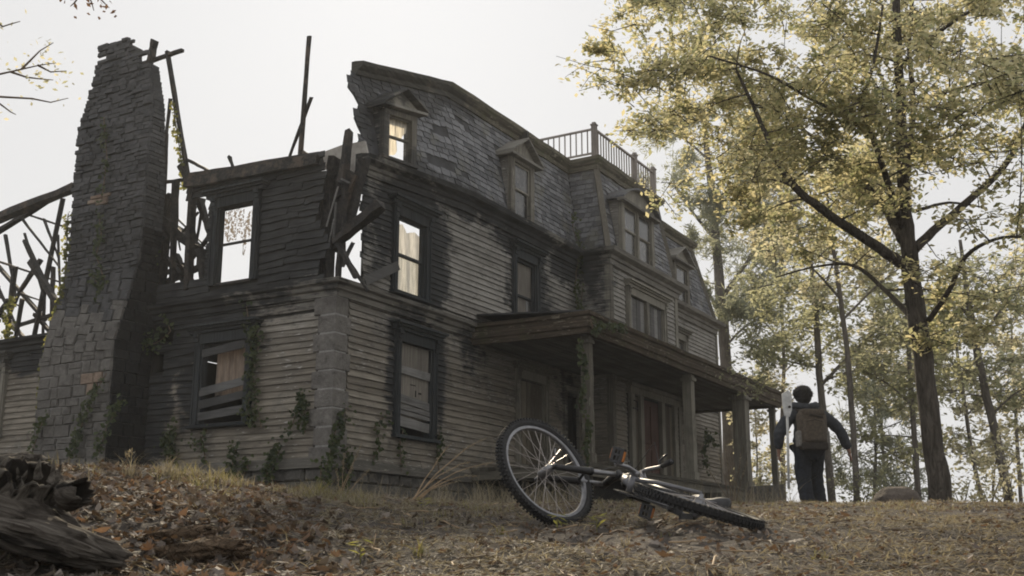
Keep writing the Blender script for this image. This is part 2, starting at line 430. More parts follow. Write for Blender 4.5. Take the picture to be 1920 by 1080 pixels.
def grainwood(name, ax, a, b):
    m, nt = newmat(name); P_ = pos(nt)
    bx_ = V(ax).orthogonal().normalized(); cx_ = V(ax).normalized().cross(bx_)
    dt = lambda v, k: mth(nt, 'MULTIPLY', nd(nt, 'VectorMath', {0: P_, 1: tuple(v)}, operation='DOT_PRODUCT').outputs['Value'], k)
    uv = nd(nt, 'CombineXYZ', {0: dt(V(ax).normalized(), 3.0), 1: dt(bx_, 34), 2: dt(cx_, 34)}).outputs[0]
    n1 = nz(nt, uv, 1.0, 6, .65, .8); n2 = nz(nt, P_, 7, 5, .6); n3 = nz(nt, uv, .35, 3, .5)
    c = mixc(nt, ramp(nt, n1, .35, .68), a, b)
    c = mixc(nt, ramp(nt, n2, .5, .66, 0, .75), c, tuple(q * .5 for q in a))
    c = mixc(nt, ramp(nt, n3, .56, .62), c, tuple(q * .25 for q in a))
    finish(nt, c, .92, mth(nt, 'ADD', n1, mth(nt, 'MULTIPLY', ramp(nt, n3, .62, .54), .8)), bs=1.0, bd=.02, spec=.12)
    return m
M['stump'] = grainwood('rotten_wood_grain', CR * .93 + V((0, 0, -.28)), (.04, .033, .027), (.13, .116, .10))
M['stump_up'] = grainwood('rotten_wood_upright_grain', CR * .55 + FH * -.28 + V((0, 0, .62)), (.045, .037, .03), (.15, .135, .115))
M['stump_in'] = simple('rotten_hollow', (.02, .015, .011), .95, nscale=9, var=.5)
M['chunk'] = bark('broken_wood', (.05, .035, .022), (.17, .12, .08), (4, 12, 12), 1.0)
# ground
m, nt = newmat('forest_soil'); M['soil'] = m
a1 = nz(nt, pos(nt), 1.1, 6, .6); a2 = nz(nt, pos(nt), 22, 6, .7); a3 = nz(nt, pos(nt), 7, 5, .6)
c = mixc(nt, ramp(nt, a1, .3, .7), (.055, .047, .041), (.11, .096, .083))
c = mixc(nt, ramp(nt, a2, .5, .72, 0, .75), c, (.15, .13, .11))
c = mixc(nt, ramp(nt, a3, .52, .7, 0, .7), c, (.03, .024, .019))
finish(nt, c, .95, mth(nt, 'ADD', mth(nt, 'MULTIPLY', a2, .4), a3), bs=1.0, bd=.05, spec=.15)
# bicycle, person
M['rubber'] = simple('tyre_rubber', (.022, .022, .023), .75, nscale=40, var=.35, spec=.3)
M['silver'] = simple('scuffed_aluminium', (.24, .24, .25), .45, .8, nscale=30, var=.15)
M['frame'] = simple('silver_frame_paint', (.15, .15, .16), .5, .3, nscale=18, var=.12)
M['black'] = simple('black_paint', (.018, .018, .02), .4, nscale=25, var=.3)
M['spoke'] = simple('spoke_steel', (.34, .31, .29), .35, .85)
M['amber'] = simple('amber_reflector', (.42, .15, .03), .25, spec=.6)
M['redlens'] = simple('red_reflector', (.5, .06, .03), .3, spec=.6)
M['jacket'] = simple('navy_grey_jacket', (.04, .045, .055), .9, nscale=22, var=.3, bump=.3)
M['jeans'] = simple('dark_trousers', (.014, .017, .024), .9, nscale=25, var=.4, bump=.3)
M['pack'] = simple('brown_canvas', (.085, .068, .053), .9, nscale=30, var=.25, bump=.3)
M['pack_dark'] = simple('dark_webbing', (.035, .029, .025), .9, nscale=30)
M['pack_grey'] = simple('grey_mesh_pocket', (.19, .18, .165), .9, nscale=30)
M['skin'] = simple('skin', (.32, .19, .14), .6)
M['hair'] = simple('black_hair', (.008, .007, .007), .65, nscale=60, var=.5, bump=.6)
M['shoe'] = simple('dark_boot', (.02, .018, .017), .7)
M['white'] = simple('worn_white_paint', (.55, .55, .54), .55, nscale=14, var=.2)
M['railpaint'] = wood('weathered_railing', (.17, .15, .135), (.32, .285, .26), None, vert=True, char=0)
# ------------------------------------------------------------------ terrain
def spaced(lo, hi, fine_lo, fine_hi, step, grow=1.16):
    a = []
    x = fine_lo
    while x < fine_hi: a.append(x); x += step
    d = step
    while x < hi: a.append(x); d *= grow; x += d
    a.append(hi)
    b = []; x = fine_lo; d = step
    while x > lo: d *= grow; x -= d; b.append(max(x, lo))
    return sorted(b) + a
ds = spaced(-60, 400, 2.5, 14, .075); ss = spaced(-260, 260, -5.0, 6.0, .085)
mb = MB()
for d in ds:
    for s_ in ss:
        p = EYE + FH * d + CR * s_
        mb.v.append((p.x, p.y, gz(p.x, p.y)))
W_ = len(ss)
for i in range(len(ds) - 1):
    for j in range(W_ - 1):
        mb.f.append((i * W_ + j, i * W_ + j + 1, (i + 1) * W_ + j + 1, (i + 1) * W_ + j))
mb.m = [0] * len(mb.f)
g = mb.build('ground', M['soil'], None, True)
tag(g, 'bare brown earth slope with leaf litter rising to the house', 'ground', kind='structure')

# ------------------------------------------------------------------ house
HOUSE = thing('abandoned_house', (0, 0, 1.0), 'derelict grey clapboard mansion with a fire-blackened corner and mansard roof', 'house')
HOUSE['kind'] = 'thing'
FACE = {'front': Matrix.Identity(4), 'side': Matrix.Rotation(rad(-90), 4, 'Z')}
def sag(x, z):
    c1 = min(1, max(0, (z - 5.4) / 3.05)); c2 = min(1, max(0, (z - 8.45) / 2.85))
    return -max(0.0, 1 - x / 4.5) * (.40 * c1 + .72 * c2)
def sagp(p):
    return V((p[0], p[1], p[2] + sag(p[0], p[2])))
# --- shared piece meshes
def board_mesh(i, mat):
    r = random.Random(100 + i); n = 5; vs = []; fs = []
    for k in range(n + 1):
        x = k / n
        lo = r.uniform(-.035, .035) if r.random() < .93 else r.uniform(-.03, .2)
        o = r.uniform(-.004, .003)
        ex = r.uniform(-.004, .004) if k in (0, n) else 0
        vs += [(x + ex, .0, lo), (x + ex, -.042 + o, lo), (x - ex, -.003 + o * .5, 1.14)]
    for k in range(n):
        a = k * 3; b = a + 3
        fs += [(a, b, b + 1, a + 1), (a + 1, b + 1, b + 2, a + 2)]
    fs += [(0, 1, 2), (n * 3, n * 3 + 2, n * 3 + 1)]
    me = bpy.data.meshes.new('clapboard'); me.from_pydata(vs, [], fs); me.materials.append(mat)
    return fixn(me) if False else me
CLAPM = [board_mesh(i, M['clap']) for i in range(16)]
def block_mesh(i, mat, name, bev=.12):
    r = random.Random(300 + i); vs = []
    def j(a): return r.uniform(-a, a)
    for y, ins in ((0, 0), (-.55, 0), (-1, bev)):
        for x, z in ((0, 0), (1, 0), (1, 1), (0, 1)):
            vs.append((x + (ins if x == 0 else -ins) + j(.035), y + (j(.12) if y else 0), z + (ins if z == 0 else -ins) + j(.05)))
    fs = [(8, 9, 10, 11)]
    for k in (0, 4):
        for q in range(4): fs.append((k + q, k + (q + 1) % 4, k + 4 + (q + 1) % 4, k + 4 + q))
    me = bpy.data.meshes.new(name); me.from_pydata(vs, [], fs); me.materials.append(mat)
    return me
def shingle_mesh(i, mat):
    r = random.Random(500 + i); vs = []; fs = []
    for k in range(3):
        x = k / 2; lo = r.uniform(-.12, .08)
        vs += [(x * .95 + .025, 0, lo), (x * .95 + .025, -.026 + r.uniform(-.008, .006), lo), (x * .95 + .025, -.003, 1.15)]
    for k in range(2):
        a = k * 3; b = a + 3
        fs += [(a, b, b + 1, a + 1), (a + 1, b + 1, b + 2, a + 2)]
    fs += [(0, 1, 2), (6, 8, 7)]
    me = bpy.data.meshes.new('shingle'); me.from_pydata(vs, [], fs); me.materials.append(mat)
    return me
SHM = [shingle_mesh(i, M['shingle']) for i in range(8)]
PIECES = {'clapboard': [], 'shingle': []}
def seen_area(c, n, a):
    v = EYE - V(c); L = v.length
    return a * max(0.02, v.dot(V(n)) / L) / L ** 2
def put_pieces(kind, lim, root):
    L = sorted(PIECES[kind], key=lambda q: -q[0])
    for ar, me, Mx, par in L[:lim]:
        mkobj(kind, me, par, Mx)
    rest = MB()
    for ar, me, Mx, par in L[lim:]:
        rest.add([Mx @ v.co for v in me.vertices], [tuple(p.vertices) for p in me.polygons])
    if rest.v:
        o = rest.build('small_' + kind + 's', L[0][1].materials[0], root)
        tag(o, kind='stuff')
def board(par, face, off, u0, z0, u1, z1, h, lift=0.0):
    if face == 'front': a = V((u0, off, z0)); nrm = V((0, -1, 0))
    else: a = V((off, -u0, z0)); nrm = V((-1, 0, 0))
    L = math.hypot(u1 - u0, z1 - z0)
    if L < .05: return
    Mx = Matrix.Translation(a) @ FACE[face] @ Matrix.Rotation(-math.atan2(z1 - z0, u1 - u0), 4, 'Y') @ Matrix.Rotation(lift, 4, 'X') @ Matrix.Diagonal((L, 1, h, 1))
    PIECES['clapboard'].append((seen_area(a + FACE[face].to_3x3() @ V((L / 2, 0, 0)), nrm, L * h), RN.choice(CLAPM), Mx, par))
def clap_wall(par, face, off, u0, u1, z0, z1, ops, pitch=.135, wild=None, sagging=False, ragged0=None, ragged1=None, maxlen=4.6, miss=.0):
    z = z0
    while z < z1 - .03:
        h = min(pitch, z1 - z)
        a0 = ragged0(z) if ragged0 else u0
        a1 = ragged1(z) if ragged1 else u1
        spans = [(a0, a1)]
        for (oa, ob, oz0, oz1) in ops:
            if z + h * .6 < oz0 or z + h * .4 > oz1: continue
            ns = []
            for (p, q) in spans:
                if ob <= p or oa >= q: ns.append((p, q)); continue
                if oa > p: ns.append((p, oa))
                if ob < q: ns.append((ob, q))
            spans = ns
        for (p, q) in spans:
            x = p
            while x < q - .02:
                L = q - x
                if L > maxlen: L = min(L, RN.uniform(maxlen * .5, maxlen))
                if q - x - L < .5: L = q - x
                if RN.random() >= miss:
                    dz0 = RN.gauss(0, .006); dz1 = RN.gauss(0, .006); lf = RN.gauss(0, .012)
                    if RN.random() < .05: dz1 -= RN.uniform(.01, .035)
                    if wild: e = wild(x, z); dz0 += RN.gauss(0, e); dz1 += RN.gauss(0, e); lf += RN.gauss(0, e * 1.4)
                    if sagging: dz0 += sag(x, z); dz1 += sag(x + L, z)
                    board(par, face, off, x + .003, z + dz0, x + L - .003, z + dz1, h, lf)
                x += L
        z += pitch
def wall_core(name, face, off, th, u0, u1, z0, z1, ops, mat=None):
    us = sorted({u0, u1, *[q for o in ops for q in o[:2] if u0 < q < u1]})
    zs = sorted({z0, z1, *[q for o in ops for q in o[2:] if z0 < q < z1]})
    mb = MB()
    for i in range(len(us) - 1):
        for j in range(len(zs) - 1):
            cu = (us[i] + us[i + 1]) / 2; cz = (zs[j] + zs[j + 1]) / 2
            if any(o[0] < cu < o[1] and o[2] < cz < o[3] for o in ops): continue
            if face == 'front': mb.box((us[i], off, zs[j]), (us[i + 1], off + th, zs[j + 1]))
            else: mb.box((off, -us[i + 1], zs[j]), (off + th, -us[i], zs[j + 1]))
    return mb.build(name, mat or M['sheath'], HOUSE)
def fpt(face, u, out, z):                        # u along the wall, out = proud of the wall plane
    return V((u, -out, z)) if face == 'front' else V((-out, -u, z))
def fbox(mb, face, off, u0, u1, o0, o1, z0, z1, mi=0):
    if face == 'front': mb.box((u0, off - o1, z0), (u1, off - o0, z1), mi)
    else: mb.box((off - o1, -u1, z0), (off - o0, -u0, z1), mi)
    return mb
# --- foundation
FND = MB().box((.1, .1, .2), (10.6, .9, 1.70)).box((.1, .1, .2), (.9, 5.2, 1.70)).build('foundation', M['mortar_dark'], HOUSE)
FM = [block_mesh(i, M['found'], 'foundation_stone') for i in range(6)]
def stone_rows(par, name, meshes, face, off, u0, u1, zs, wmin, wmax, th=.09, gap=.016, shade=None):
    for k in range(len(zs) - 1):
        x = u0 - RN.uniform(0, wmin * .5) * (k % 2)
        while x < u1 - .04:
            L = RN.uniform(wmin, wmax)
            if u1 - (x + L) < wmin * .6: L = u1 - x
            xx = max(x, u0)
            LL = x + L - xx
            if LL > .06:
                o = off
                a = V((xx + gap / 2, o, zs[k] + gap / 2)) if face == 'front' else V((o, -(xx + gap / 2), zs[k] + gap / 2))
                Mx = Matrix.Translation(a) @ FACE[face] @ Matrix.Diagonal((LL - gap, th * RN.uniform(.8, 1.25), zs[k + 1] - zs[k] - gap, 1))
                ms = shade(a) if shade else meshes
                mkobj(name, RN.choice(ms), par, Mx)
            x += L
stone_rows(FND, 'foundation_stone', FM, 'front', .095, .06, 5.0, [.75, 1.0, 1.24, 1.46, 1.70], .3, .62)
stone_rows(FND, 'foundation_stone', FM, 'side', .095, -4.9, -.06, [.75, 1.0, 1.24, 1.46, 1.70], .3, .62)
wt = MB()
fbox(wt, 'front', 0, -.05, 5.0, -.1, .06, 1.70, 1.90); fbox(wt, 'side', 0, -5.0, .05, -.1, .063, 1.702, 1.902)
wt.build('water_table', M['trim'], HOUSE)
# --- walls: openings (u0,u1,z0,z1); side wall u = -y
OP1 = [(2.15, 3.35, 2.55, 4.46), (7.25, 8.55, 2.3, 4.38), (9.8, 10.5, 2.05, 4.30)]
OP2 = [(1.95, 3.02, 5.56, 7.18), (7.08, 8.12, 5.6, 7.46)]
OPS1 = [(-3.48, -2.22, 2.72, 4.36)]
OPS2 = [(-3.25, -2.24, 5.66, 7.30)]
FW = wall_core('front_wall', 'front', .03, .12, .1, 10.72, 1.9, 5.1, OP1)
FW2 = wall_core('upper_front_wall', 'front', .03, .12, .95, 10.72, 5.3, 7.9, OP2)
SW = wall_core('side_wall', 'side', .03, .12, -5.1, -.1, 1.9, 5.1, OPS1 + [(-5.0, -4.35, 4.55, 4.9), (-4.95, -4.6, 3.9, 4.3)])
SW2 = wall_core('upper_side_wall', 'side', .03, .12, -3.55, -.62, 5.3, 8.05, OPS2)
cas = .17
grow = lambda ops, h=.3: [(a - cas, b + cas, c - .1, d + h) for a, b, c, d in ops]
clap_wall(FW, 'front', .03, .44, 10.74, 1.9, 5.08, grow(OP1, .28))
clap_wall(FW2, 'front', .03, .7, 10.74, 5.36, 8.30, grow(OP2, .34), sagging=True,
          ragged0=lambda z: .62 + .30 * abs(noise.noise(V((0, 3.1, z * 2.2)))) + (.16 if z < 6.6 else 0) + RN.uniform(-.09, .09),
          wild=lambda x, z: .022 * max(0, 1 - (x - .6) / 1.6))
clap_wall(SW, 'side', .03, -5.0, -.42, 1.9, 5.08, grow(OPS1, .3) + [(-5.05, -4.38, 4.5, 4.95), (-5.0, -4.62, 3.8, 4.32)], wild=lambda u, z: .03 if u < -3.4 and z > 3.2 else .004)
clap_wall(SW2, 'side', .03, -4.3, -.5, 5.36, 8.12, grow(OPS2, .3) + [(-5.2, -3.6, 5.82, 7.72)], wild=lambda u, z: .02, ragged0=lambda z: -5.05 if z < 5.8 else -4.3,
          ragged1=lambda z: -.26 - .34 * abs(noise.noise(V((4.1, 0, z * 1.9)))) - (0 if z < 6.2 else .12) + RN.uniform(-.1, .08), maxlen=1.3, pitch=.155)
# --- quoins
QP = MB().box((-.036, -.036, 1.72), (.33, .34, 5.05)).build('corner_pier', M['mortar'], HOUSE)
QM = {}
z = 1.74; k = 0
while z < 4.95:
    h = min(.365, 5.05 - z)
    wf, wsd = ((.46, .40) if k % 2 else (.37, .50))
    mb = MB(); a, b = -.045, .004
    g_ = .011; r_ = lambda: RN.uniform(-.006, .006)
    x0, x1, y0, y1, z0, z1 = a + r_(), wf + r_(), a + r_(), wsd + r_(), z + g_, z + h - g_
    c = .014
    vs = [(x0 + c, y0, z0 + c), (x1 - c, y0, z0 + c), (x1 - c, y0, z1 - c), (x0 + c, y0, z1 - c),
          (x0, y0 + c, z0 + c), (x0, y1 - c, z0 + c), (x0, y1 - c, z1 - c), (x0, y0 + c, z1 - c),
          (x0 + c, y0 + c, z0), (x1, y0 + c, z0), (x1, y0 + c, z1), (x0 + c, y0 + c, z1),
          (x0 + c, y1, z0), (x0 + c, y1, z1), (x1, .05, z0), (x1, .05, z1), (.05, y1, z0), (.05, y1, z1)]
    fs = [(0, 1, 2, 3), (5, 4, 7, 6), (4, 0, 3, 7), (1, 9, 10, 2), (0, 8, 9, 1), (3, 2, 10, 11), (4, 8, 0), (7, 3, 11), (4, 5, 12, 8), (7, 11, 13, 6), (5, 6, 13, 12),
          (9, 14, 15, 10), (12, 13, 17, 16), (8, 12, 16), (11, 17, 13)]
    mb.add(vs, fs)
    mb.build('quoin', M['quoin'], QP)
    z += h; k += 1
# --- mouldings swept along a plan path; outward = right of travel
def moulding(name, path, prof, mat, parent, sagf=False, seg=.6, jit=0.0, z_add=0.0):
    n = len(path); offs = []
    for i in range(n):
        ds_ = []
        if i > 0: ds_.append((V(path[i]) - V(path[i - 1])).normalized())
        if i < n - 1: ds_.append((V(path[i + 1]) - V(path[i])).normalized())
        ns = [V((d.y, -d.x)) for d in ds_]
        if len(ns) == 1: offs.append(ns[0])
        else:
            b = (ns[0] + ns[1]); offs.append(b / max(.3, (1 + ns[0].dot(ns[1]))))
    pts = []
    for i in range(n - 1):
        a, b = V(path[i]), V(path[i + 1]); L = (b - a).length; k = max(1, int(L / seg))
        for q in range(k + (1 if i == n - 2 else 0)):
            t = q / k
            o = offs[i] if q == 0 else (offs[i + 1] if q == k else V(((b - a).normalized().y, -(b - a).normalized().x)))
            pts.append((a + (b - a) * t, o))
    mb = MB(); m = len(prof); vs = []
    for p, o in pts:
        jz = RN.uniform(-jit, jit); jo = RN.uniform(-jit, jit)
        for (out, zz) in prof:
            q = V((p.x + o.x * (out + jo), p.y + o.y * (out + jo), zz + jz + z_add))
            if sagf: q.z += sag(q.x, q.z)
            vs.append(q)
    fs = []
    for i in range(len(pts) - 1):
        for j in range(m):
            fs.append((i * m + j, (i + 1) * m + j, (i + 1) * m + (j + 1) % m, i * m + (j + 1) % m))
    fs += [tuple(range(m)), tuple((len(pts) - 1) * m + j for j in range(m - 1, -1, -1))]
    mb.add(vs, fs)
    return mb.build(name, mat, parent, fix=True)
BELT = [(-.06, 5.03), (.05, 5.03), (.06, 5.14), (.12, 5.16), (.14, 5.24), (.22, 5.27), (.24, 5.34), (-.02, 5.40)]
moulding('belt_course', [(0, 5.6), (0, 0), (5.2, 0)], BELT, M['trim'], HOUSE, jit=.008)
moulding('wing_belt_course', [(0.1, 16.0), (0.1, 7.3)], [(a, b - .25) for a, b in BELT], M['trim'], HOUSE, jit=.01)
CORN = [(-.04, 8.02), (.06, 8.02), (.07, 8.16), (.12, 8.18), (.14, 8.26), (.30, 8.33), (.34, 8.44), (.10, 8.50), (-.04, 8.50)]
moulding('cornice', [(.52, 0), (10.75, 0), (10.75, -.92), (15.8, -.92), (15.8, 0), (21.9, 0), (21.9, 5)], CORN, M['trim'], HOUSE, sagf=True, seg=.5, jit=.006)
TOPC = [(-.1, 10.98), (.06, 10.98), (.07, 11.10), (.13, 11.14), (.20, 11.22), (.22, 11.32), (.0, 11.36), (-.1, 11.36)]
moulding('roof_cornice', [(.92, .46), (11.0, .46), (11.0, -.45), (15.5, -.45), (15.5, .46), (20.9, .46), (20.9, 3.4)], TOPC, M['mossy'], HOUSE, sagf=True, seg=.5, jit=.01)
# --- mansard slopes
RF = MB()
def slope_quad(bl, br, tl, tr, n=1):
    vs = []
    for i in range(n + 1):
        t = i / n
        vs += [sagp(V(bl).lerp(V(br), t)), sagp(V(tl).lerp(V(tr), t))]
    RF.add(vs, [(2 * i, 2 * i + 2, 2 * i + 3, 2 * i + 1) for i in range(n)])
ZB, ZT = 8.48, 11.02
MAIN = ((.85, .02, ZB), (10.78, .02, ZB), (.95, .47, ZT), (10.98, .47, ZT))
BAYL = ((10.80, .02, ZB), (10.80, -.86, ZB), (11.04, .47, ZT), (11.04, -.41, ZT))
BAYF = ((10.80, -.86, ZB), (15.75, -.86, ZB), (11.04, -.41, ZT), (15.46, -.41, ZT))
RGT = ((15.75, .02, ZB), (21.85, .02, ZB), (15.46, .47, ZT), (20.85, .47, ZT))
# ragged burnt left edge of the main slope
edge = [(.86, .0), (.78, .08), (.62, .16), (.80, .25), (.70, .34), (.62, .44), (.74, .52), (.86, .62), (.74, .72), (.58, .80), (.66, .90), (.80, 1.0)]
def main_edge(v):
    for i in range(len(edge) - 1):
        if edge[i][1] <= v <= edge[i + 1][1]:
            t = (v - edge[i][1]) / (edge[i + 1][1] - edge[i][1]); return edge[i][0] + (edge[i + 1][0] - edge[i][0]) * t
    return edge[-1][0]
for i in range(len(edge) - 1):
    v0, v1 = edge[i][1], edge[i + 1][1]
    q = lambda x, v: (x, .02 + .45 * v, ZB + (ZT - ZB) * v)
    dz_ = ZB + (ZT - ZB) * (v0 + v1) / 2
    if .08 < (v0 + v1) / 2 < .5:                 # the opening behind the burnt dormer
        slope_quad(q(edge[i][0], v0), q(1.50, v0), q(edge[i + 1][0], v1), q(1.50, v1), 3); slope_quad(q(2.72, v0), q(10.9, v0), q(2.72, v1), q(10.9, v1), 8)
    else: slope_quad(q(edge[i][0], v0), q(10.9, v0), q(edge[i + 1][0], v1), q(10.9, v1), 10)
for qd in (BAYL, BAYF, RGT): slope_quad(*qd)
RF.add([(21.85, .02, ZB), (21.85, 5, ZB), (20.85, 5, ZT), (20.85, .47, ZT), (15.75, -.86, ZB), (15.75, .02, ZB), (15.46, .47, ZT), (15.46, -.41, ZT)], [(0, 1, 2, 3), (4, 5, 6, 7)])
RF.box((8.0, .50, 11.26), (20.7, 3.4, 11.34)); RF.box((11.1, -.35, 11.262), (15.4, .6, 11.338))
RF = RF.build('mansard_roof', M['underlay'], HOUSE)
DORM = [(1.12, 2.72, 8.3, 9.95), (6.72, 8.12, 8.3, 10.35)]
def shingles(quad, rows, wmin, wmax, skip=None, left=None, sg_=False):
    bl, br, tl, tr = [V(q) for q in quad]
    for r in range(rows):
        v0 = r / rows; v1 = (r + 1) / rows
        A = bl.lerp(tl, v0); B = br.lerp(tr, v0)
        if left: A = V((left(v0) + RN.uniform(-.05, .08), A.y, A.z))
        up = (bl.lerp(tl, v1) - bl.lerp(tl, v0)); up = V((0, up.y, up.z)) if abs((B - A).x) > abs((B - A).y) else V((up.x, 0, up.z))
        L = (B - A).length; d = (B - A) / L; nrm = d.cross(up).normalized()
        x = -RN.uniform(0, wmin)
        while x < L - .03:
            wd = RN.uniform(wmin, wmax); a = max(0, x); b = min(L, x + wd); x += wd
            if b - a < .05: continue
            p = A + d * a; c = A + d * ((a + b) / 2)
            if skip and skip(c): continue
            q0, q1 = p, A + d * b
            if sg_: q0 = sagp(q0); q1 = sagp(q1)
            dd = (q1 - q0); LL = dd.length; dd = dd / LL
            ln = RN.gauss(0, .02); upv = (up + nrm * (-ln * up.length)).copy()
            upv = upv.normalized() * up.length * RN.uniform(.96, 1.06)
            q0 = q0 + nrm * .004 + V((0, 0, RN.uniform(-.012, .012)))
            yv = -nrm
            Mx = Matrix(((dd.x * LL, yv.x, upv.x, q0.x), (dd.y * LL, yv.y, upv.y, q0.y), (dd.z * LL, yv.z, upv.z, q0.z), (0, 0, 0, 1)))
            PIECES['shingle'].append((seen_area(q0, nrm, LL * up.length), RN.choice(SHM), Mx, RF))
def torn(c):
    if any(a < c.x < b and z0 < c.z < z1 for a, b, z0, z1 in DORM): return True
    n1 = noise.noise(V((c.x * .9, c.z * 1.3, 5)))
    if 2.6 < c.x < 5.4 and 9.6 < c.z < 10.5 and n1 > .27: return True
    if 3.3 < c.x < 4.4 and 8.9 < c.z < 9.2: return n1 > 0
    return RN.random() < .012
shingles(MAIN, 17, .2, .42, torn, main_edge, True)
shingles(BAYL, 17, .2, .3)
shingles(BAYF, 17, .24, .42, lambda c: 11.35 < c.x < 14.1 and c.z < 10.3)
shingles(RGT, 17, .24, .42, lambda c: 17.5 < c.x < 19.7 and c.z < 10.3)
for a, b in (((10.78, -.90, ZB - .02), (11.02, -.45, ZT)), ((15.78, -.90, ZB), (15.5, -.45, ZT)), ((21.88, -.02, ZB), (20.88, .43, ZT))):
    MB().beam(a, b, .17, .05, 4, .006, up=(1, 1, 0)).build('hip_board', M['trimv'], HOUSE)
# ------------------------------------------------------------------ windows and doors of the house
def curtain(name, face, off, poly, mat, parent, fold=.03, freq=14):
    # cloth of vertical strips between a top and a bottom outline: poly = [(u, zbottom, ztop), ...]
    mb = MB(); n = len(poly); vs = []; fs = []; K = 6; sub = 5
    cols = []
    for i in range(n - 1):
        for q in range(sub): 
            t = q / sub; cols.append([poly[i][k] + (poly[i + 1][k] - poly[i][k]) * t for k in range(3)])
    cols.append(list(poly[-1]))
    for (u, zb, zt) in cols:
        zb += RN.uniform(-.02, .02)
        for k in range(K + 1):
            z = zt + (zb - zt) * k / K
            o = fold * math.sin(u * freq + .8 * math.sin(z * 2)) * (.4 + .6 * k / K)
            vs.append(fpt(face, u, -off - o, z))
    for i in range(len(cols) - 1):
        for k in range(K):
            a = i * (K + 1) + k
            fs.append((a, a + K + 1, a + K + 2, a + 1))
    mb.add(vs, fs)
    return mb.build(name, mat, parent, True)
def window(face, off, u0, u1, z0, z1, mat, hood=True, sash=True, pane=None, sagx=False, hood_w=.26, name='window', sill=True, cw=.17, mullion=0, hood_mat=None):
    mb = MB()
    fbox(mb, face, off, u0 - cw, u0, -.06, .075, z0 - .04, z1 + .02)
    fbox(mb, face, off, u1, u1 + cw, -.06, .075, z0 - .04, z1 + .02)
    fbox(mb, face, off, u0 - cw, u1 + cw, -.06, .079, z1 + .02, z1 + .24)
    fbox(mb, face, off, u0 - .002, u0 + .045, -.12, .03, z0, z1); fbox(mb, face, off, u1 - .045, u1 + .002, -.12, .03, z0, z1)
    fbox(mb, face, off, u0 - cw + .03, u0 - cw + .06, .075, .10, z0, z1 - .02); fbox(mb, face, off, u1 + cw - .06, u1 + cw - .03, .075, .10, z0, z1 - .02)
    W = mb.build(name, mat, HOUSE)
    if hood:
        h = MB()
        fbox(h, face, off, u0 - hood_w, u1 + hood_w, -.02, .13, z1 + .24, z1 + .31)
        fbox(h, face, off, u0 - hood_w - .03, u1 + hood_w + .03, -.02, .19, z1 + .31, z1 + .36)
        fbox(h, face, off, u0 - hood_w - .07, u1 + hood_w + .07, -.02, .25, z1 + .36, z1 + .41)
        h.build('hood', hood_mat or mat, W)
        for s_ in (u0 - cw - .01, u1 + .03):
            b = MB()
            for dz, o, hh in ((.16, .15, .09), (.06, .12, .09), (-.05, .10, .10), (-.14, .085, .08)):
                fbox(b, face, off, s_ + .02, s_ + cw - .03, .06, o, z1 + dz, z1 + dz + hh)
            b.build('bracket', hood_mat or mat, W)
    if sill:
        s_ = MB(); fbox(s_, face, off, u0 - cw - .05, u1 + cw + .05, -.08, .14, z0 - .10, z0 - .035); s_.build('sill', M['trim'] if mat is not M['casing_black'] else mat, W)
    zm = (z0 + z1) / 2
    if sash:
        for a, b, o in ((z0, zm + .02, -.055), (zm - .02, z1, -.02)):
            s_ = MB()
            fbox(s_, face, off, u0 + .045, u0 + .095, o - .035, o, a, b); fbox(s_, face, off, u1 - .095, u1 - .045, o - .035, o, a, b)
            fbox(s_, face, off, u0 + .095, u1 - .095, o - .035, o, a, a + .05); fbox(s_, face, off, u0 + .095, u1 - .095, o - .035, o, b - .05, b)
            s_.build('sash', mat, W)
    if pane:
        for a, b, o in ((z0 + .05, zm - .03, -.075), (zm + .03, z1 - .05, -.04)):
            p = MB(); fbox(p, face, off, u0 + .09, u1 - .09, o - .006, o, a, b); p.build('pane', pane, W)
    return W
def nailed(W, face, off, items, mat, name='board'):
    for (ua, za, ub, zb, h, o) in items:
        mb = MB()
        mb.beam(fpt(face, ua, o - off if face == 'front' else o - off, za), fpt(face, ub, o - off, zb), .028, h, 4, .006, up=(0, 0, 1))
        mb.build(name, mat, W)
B, T, TV = M['casing_black'], M['trim'], M['trimv']
# ground-floor front window, boarded
W = window('front', 0, 2.15, 3.35, 2.55, 4.46, B, sash=False)
tag(W, 'scorched casing of the boarded window near the corner quoins')
mb = MB(); fbox(mb, 'front', 0, 2.17, 3.30, -.06, -.03, 2.9, 4.46); mb.build('plywood', M['plyboard'], W)
for (cx, cz, dx, dz) in ((2.72, 3.62, .10, .012), (2.83, 3.45, .025, .07), (2.99, 3.47, .055, .02)):
    mb = MB(); fbox(mb, 'front', 0, cx - dx, cx + dx, -.03, -.026, cz - dz, cz + dz); mb.build('hole_shade_patch', M['sheath'], W)  # thin dark plate on the plywood, painted in place of a hole's shade
nailed(W, 'front', 0, [(2.08, 3.90, 3.42, 3.86, .17, .0), (2.14, 3.30, 3.38, 3.20, .17, .0), (2.16, 3.12, 3.4, 3.05, .10, .01), (2.15, 3.0, 3.4, 2.94, .08, .01), (2.13, 2.82, 3.4, 2.74, .2, .0)], M['plank'])
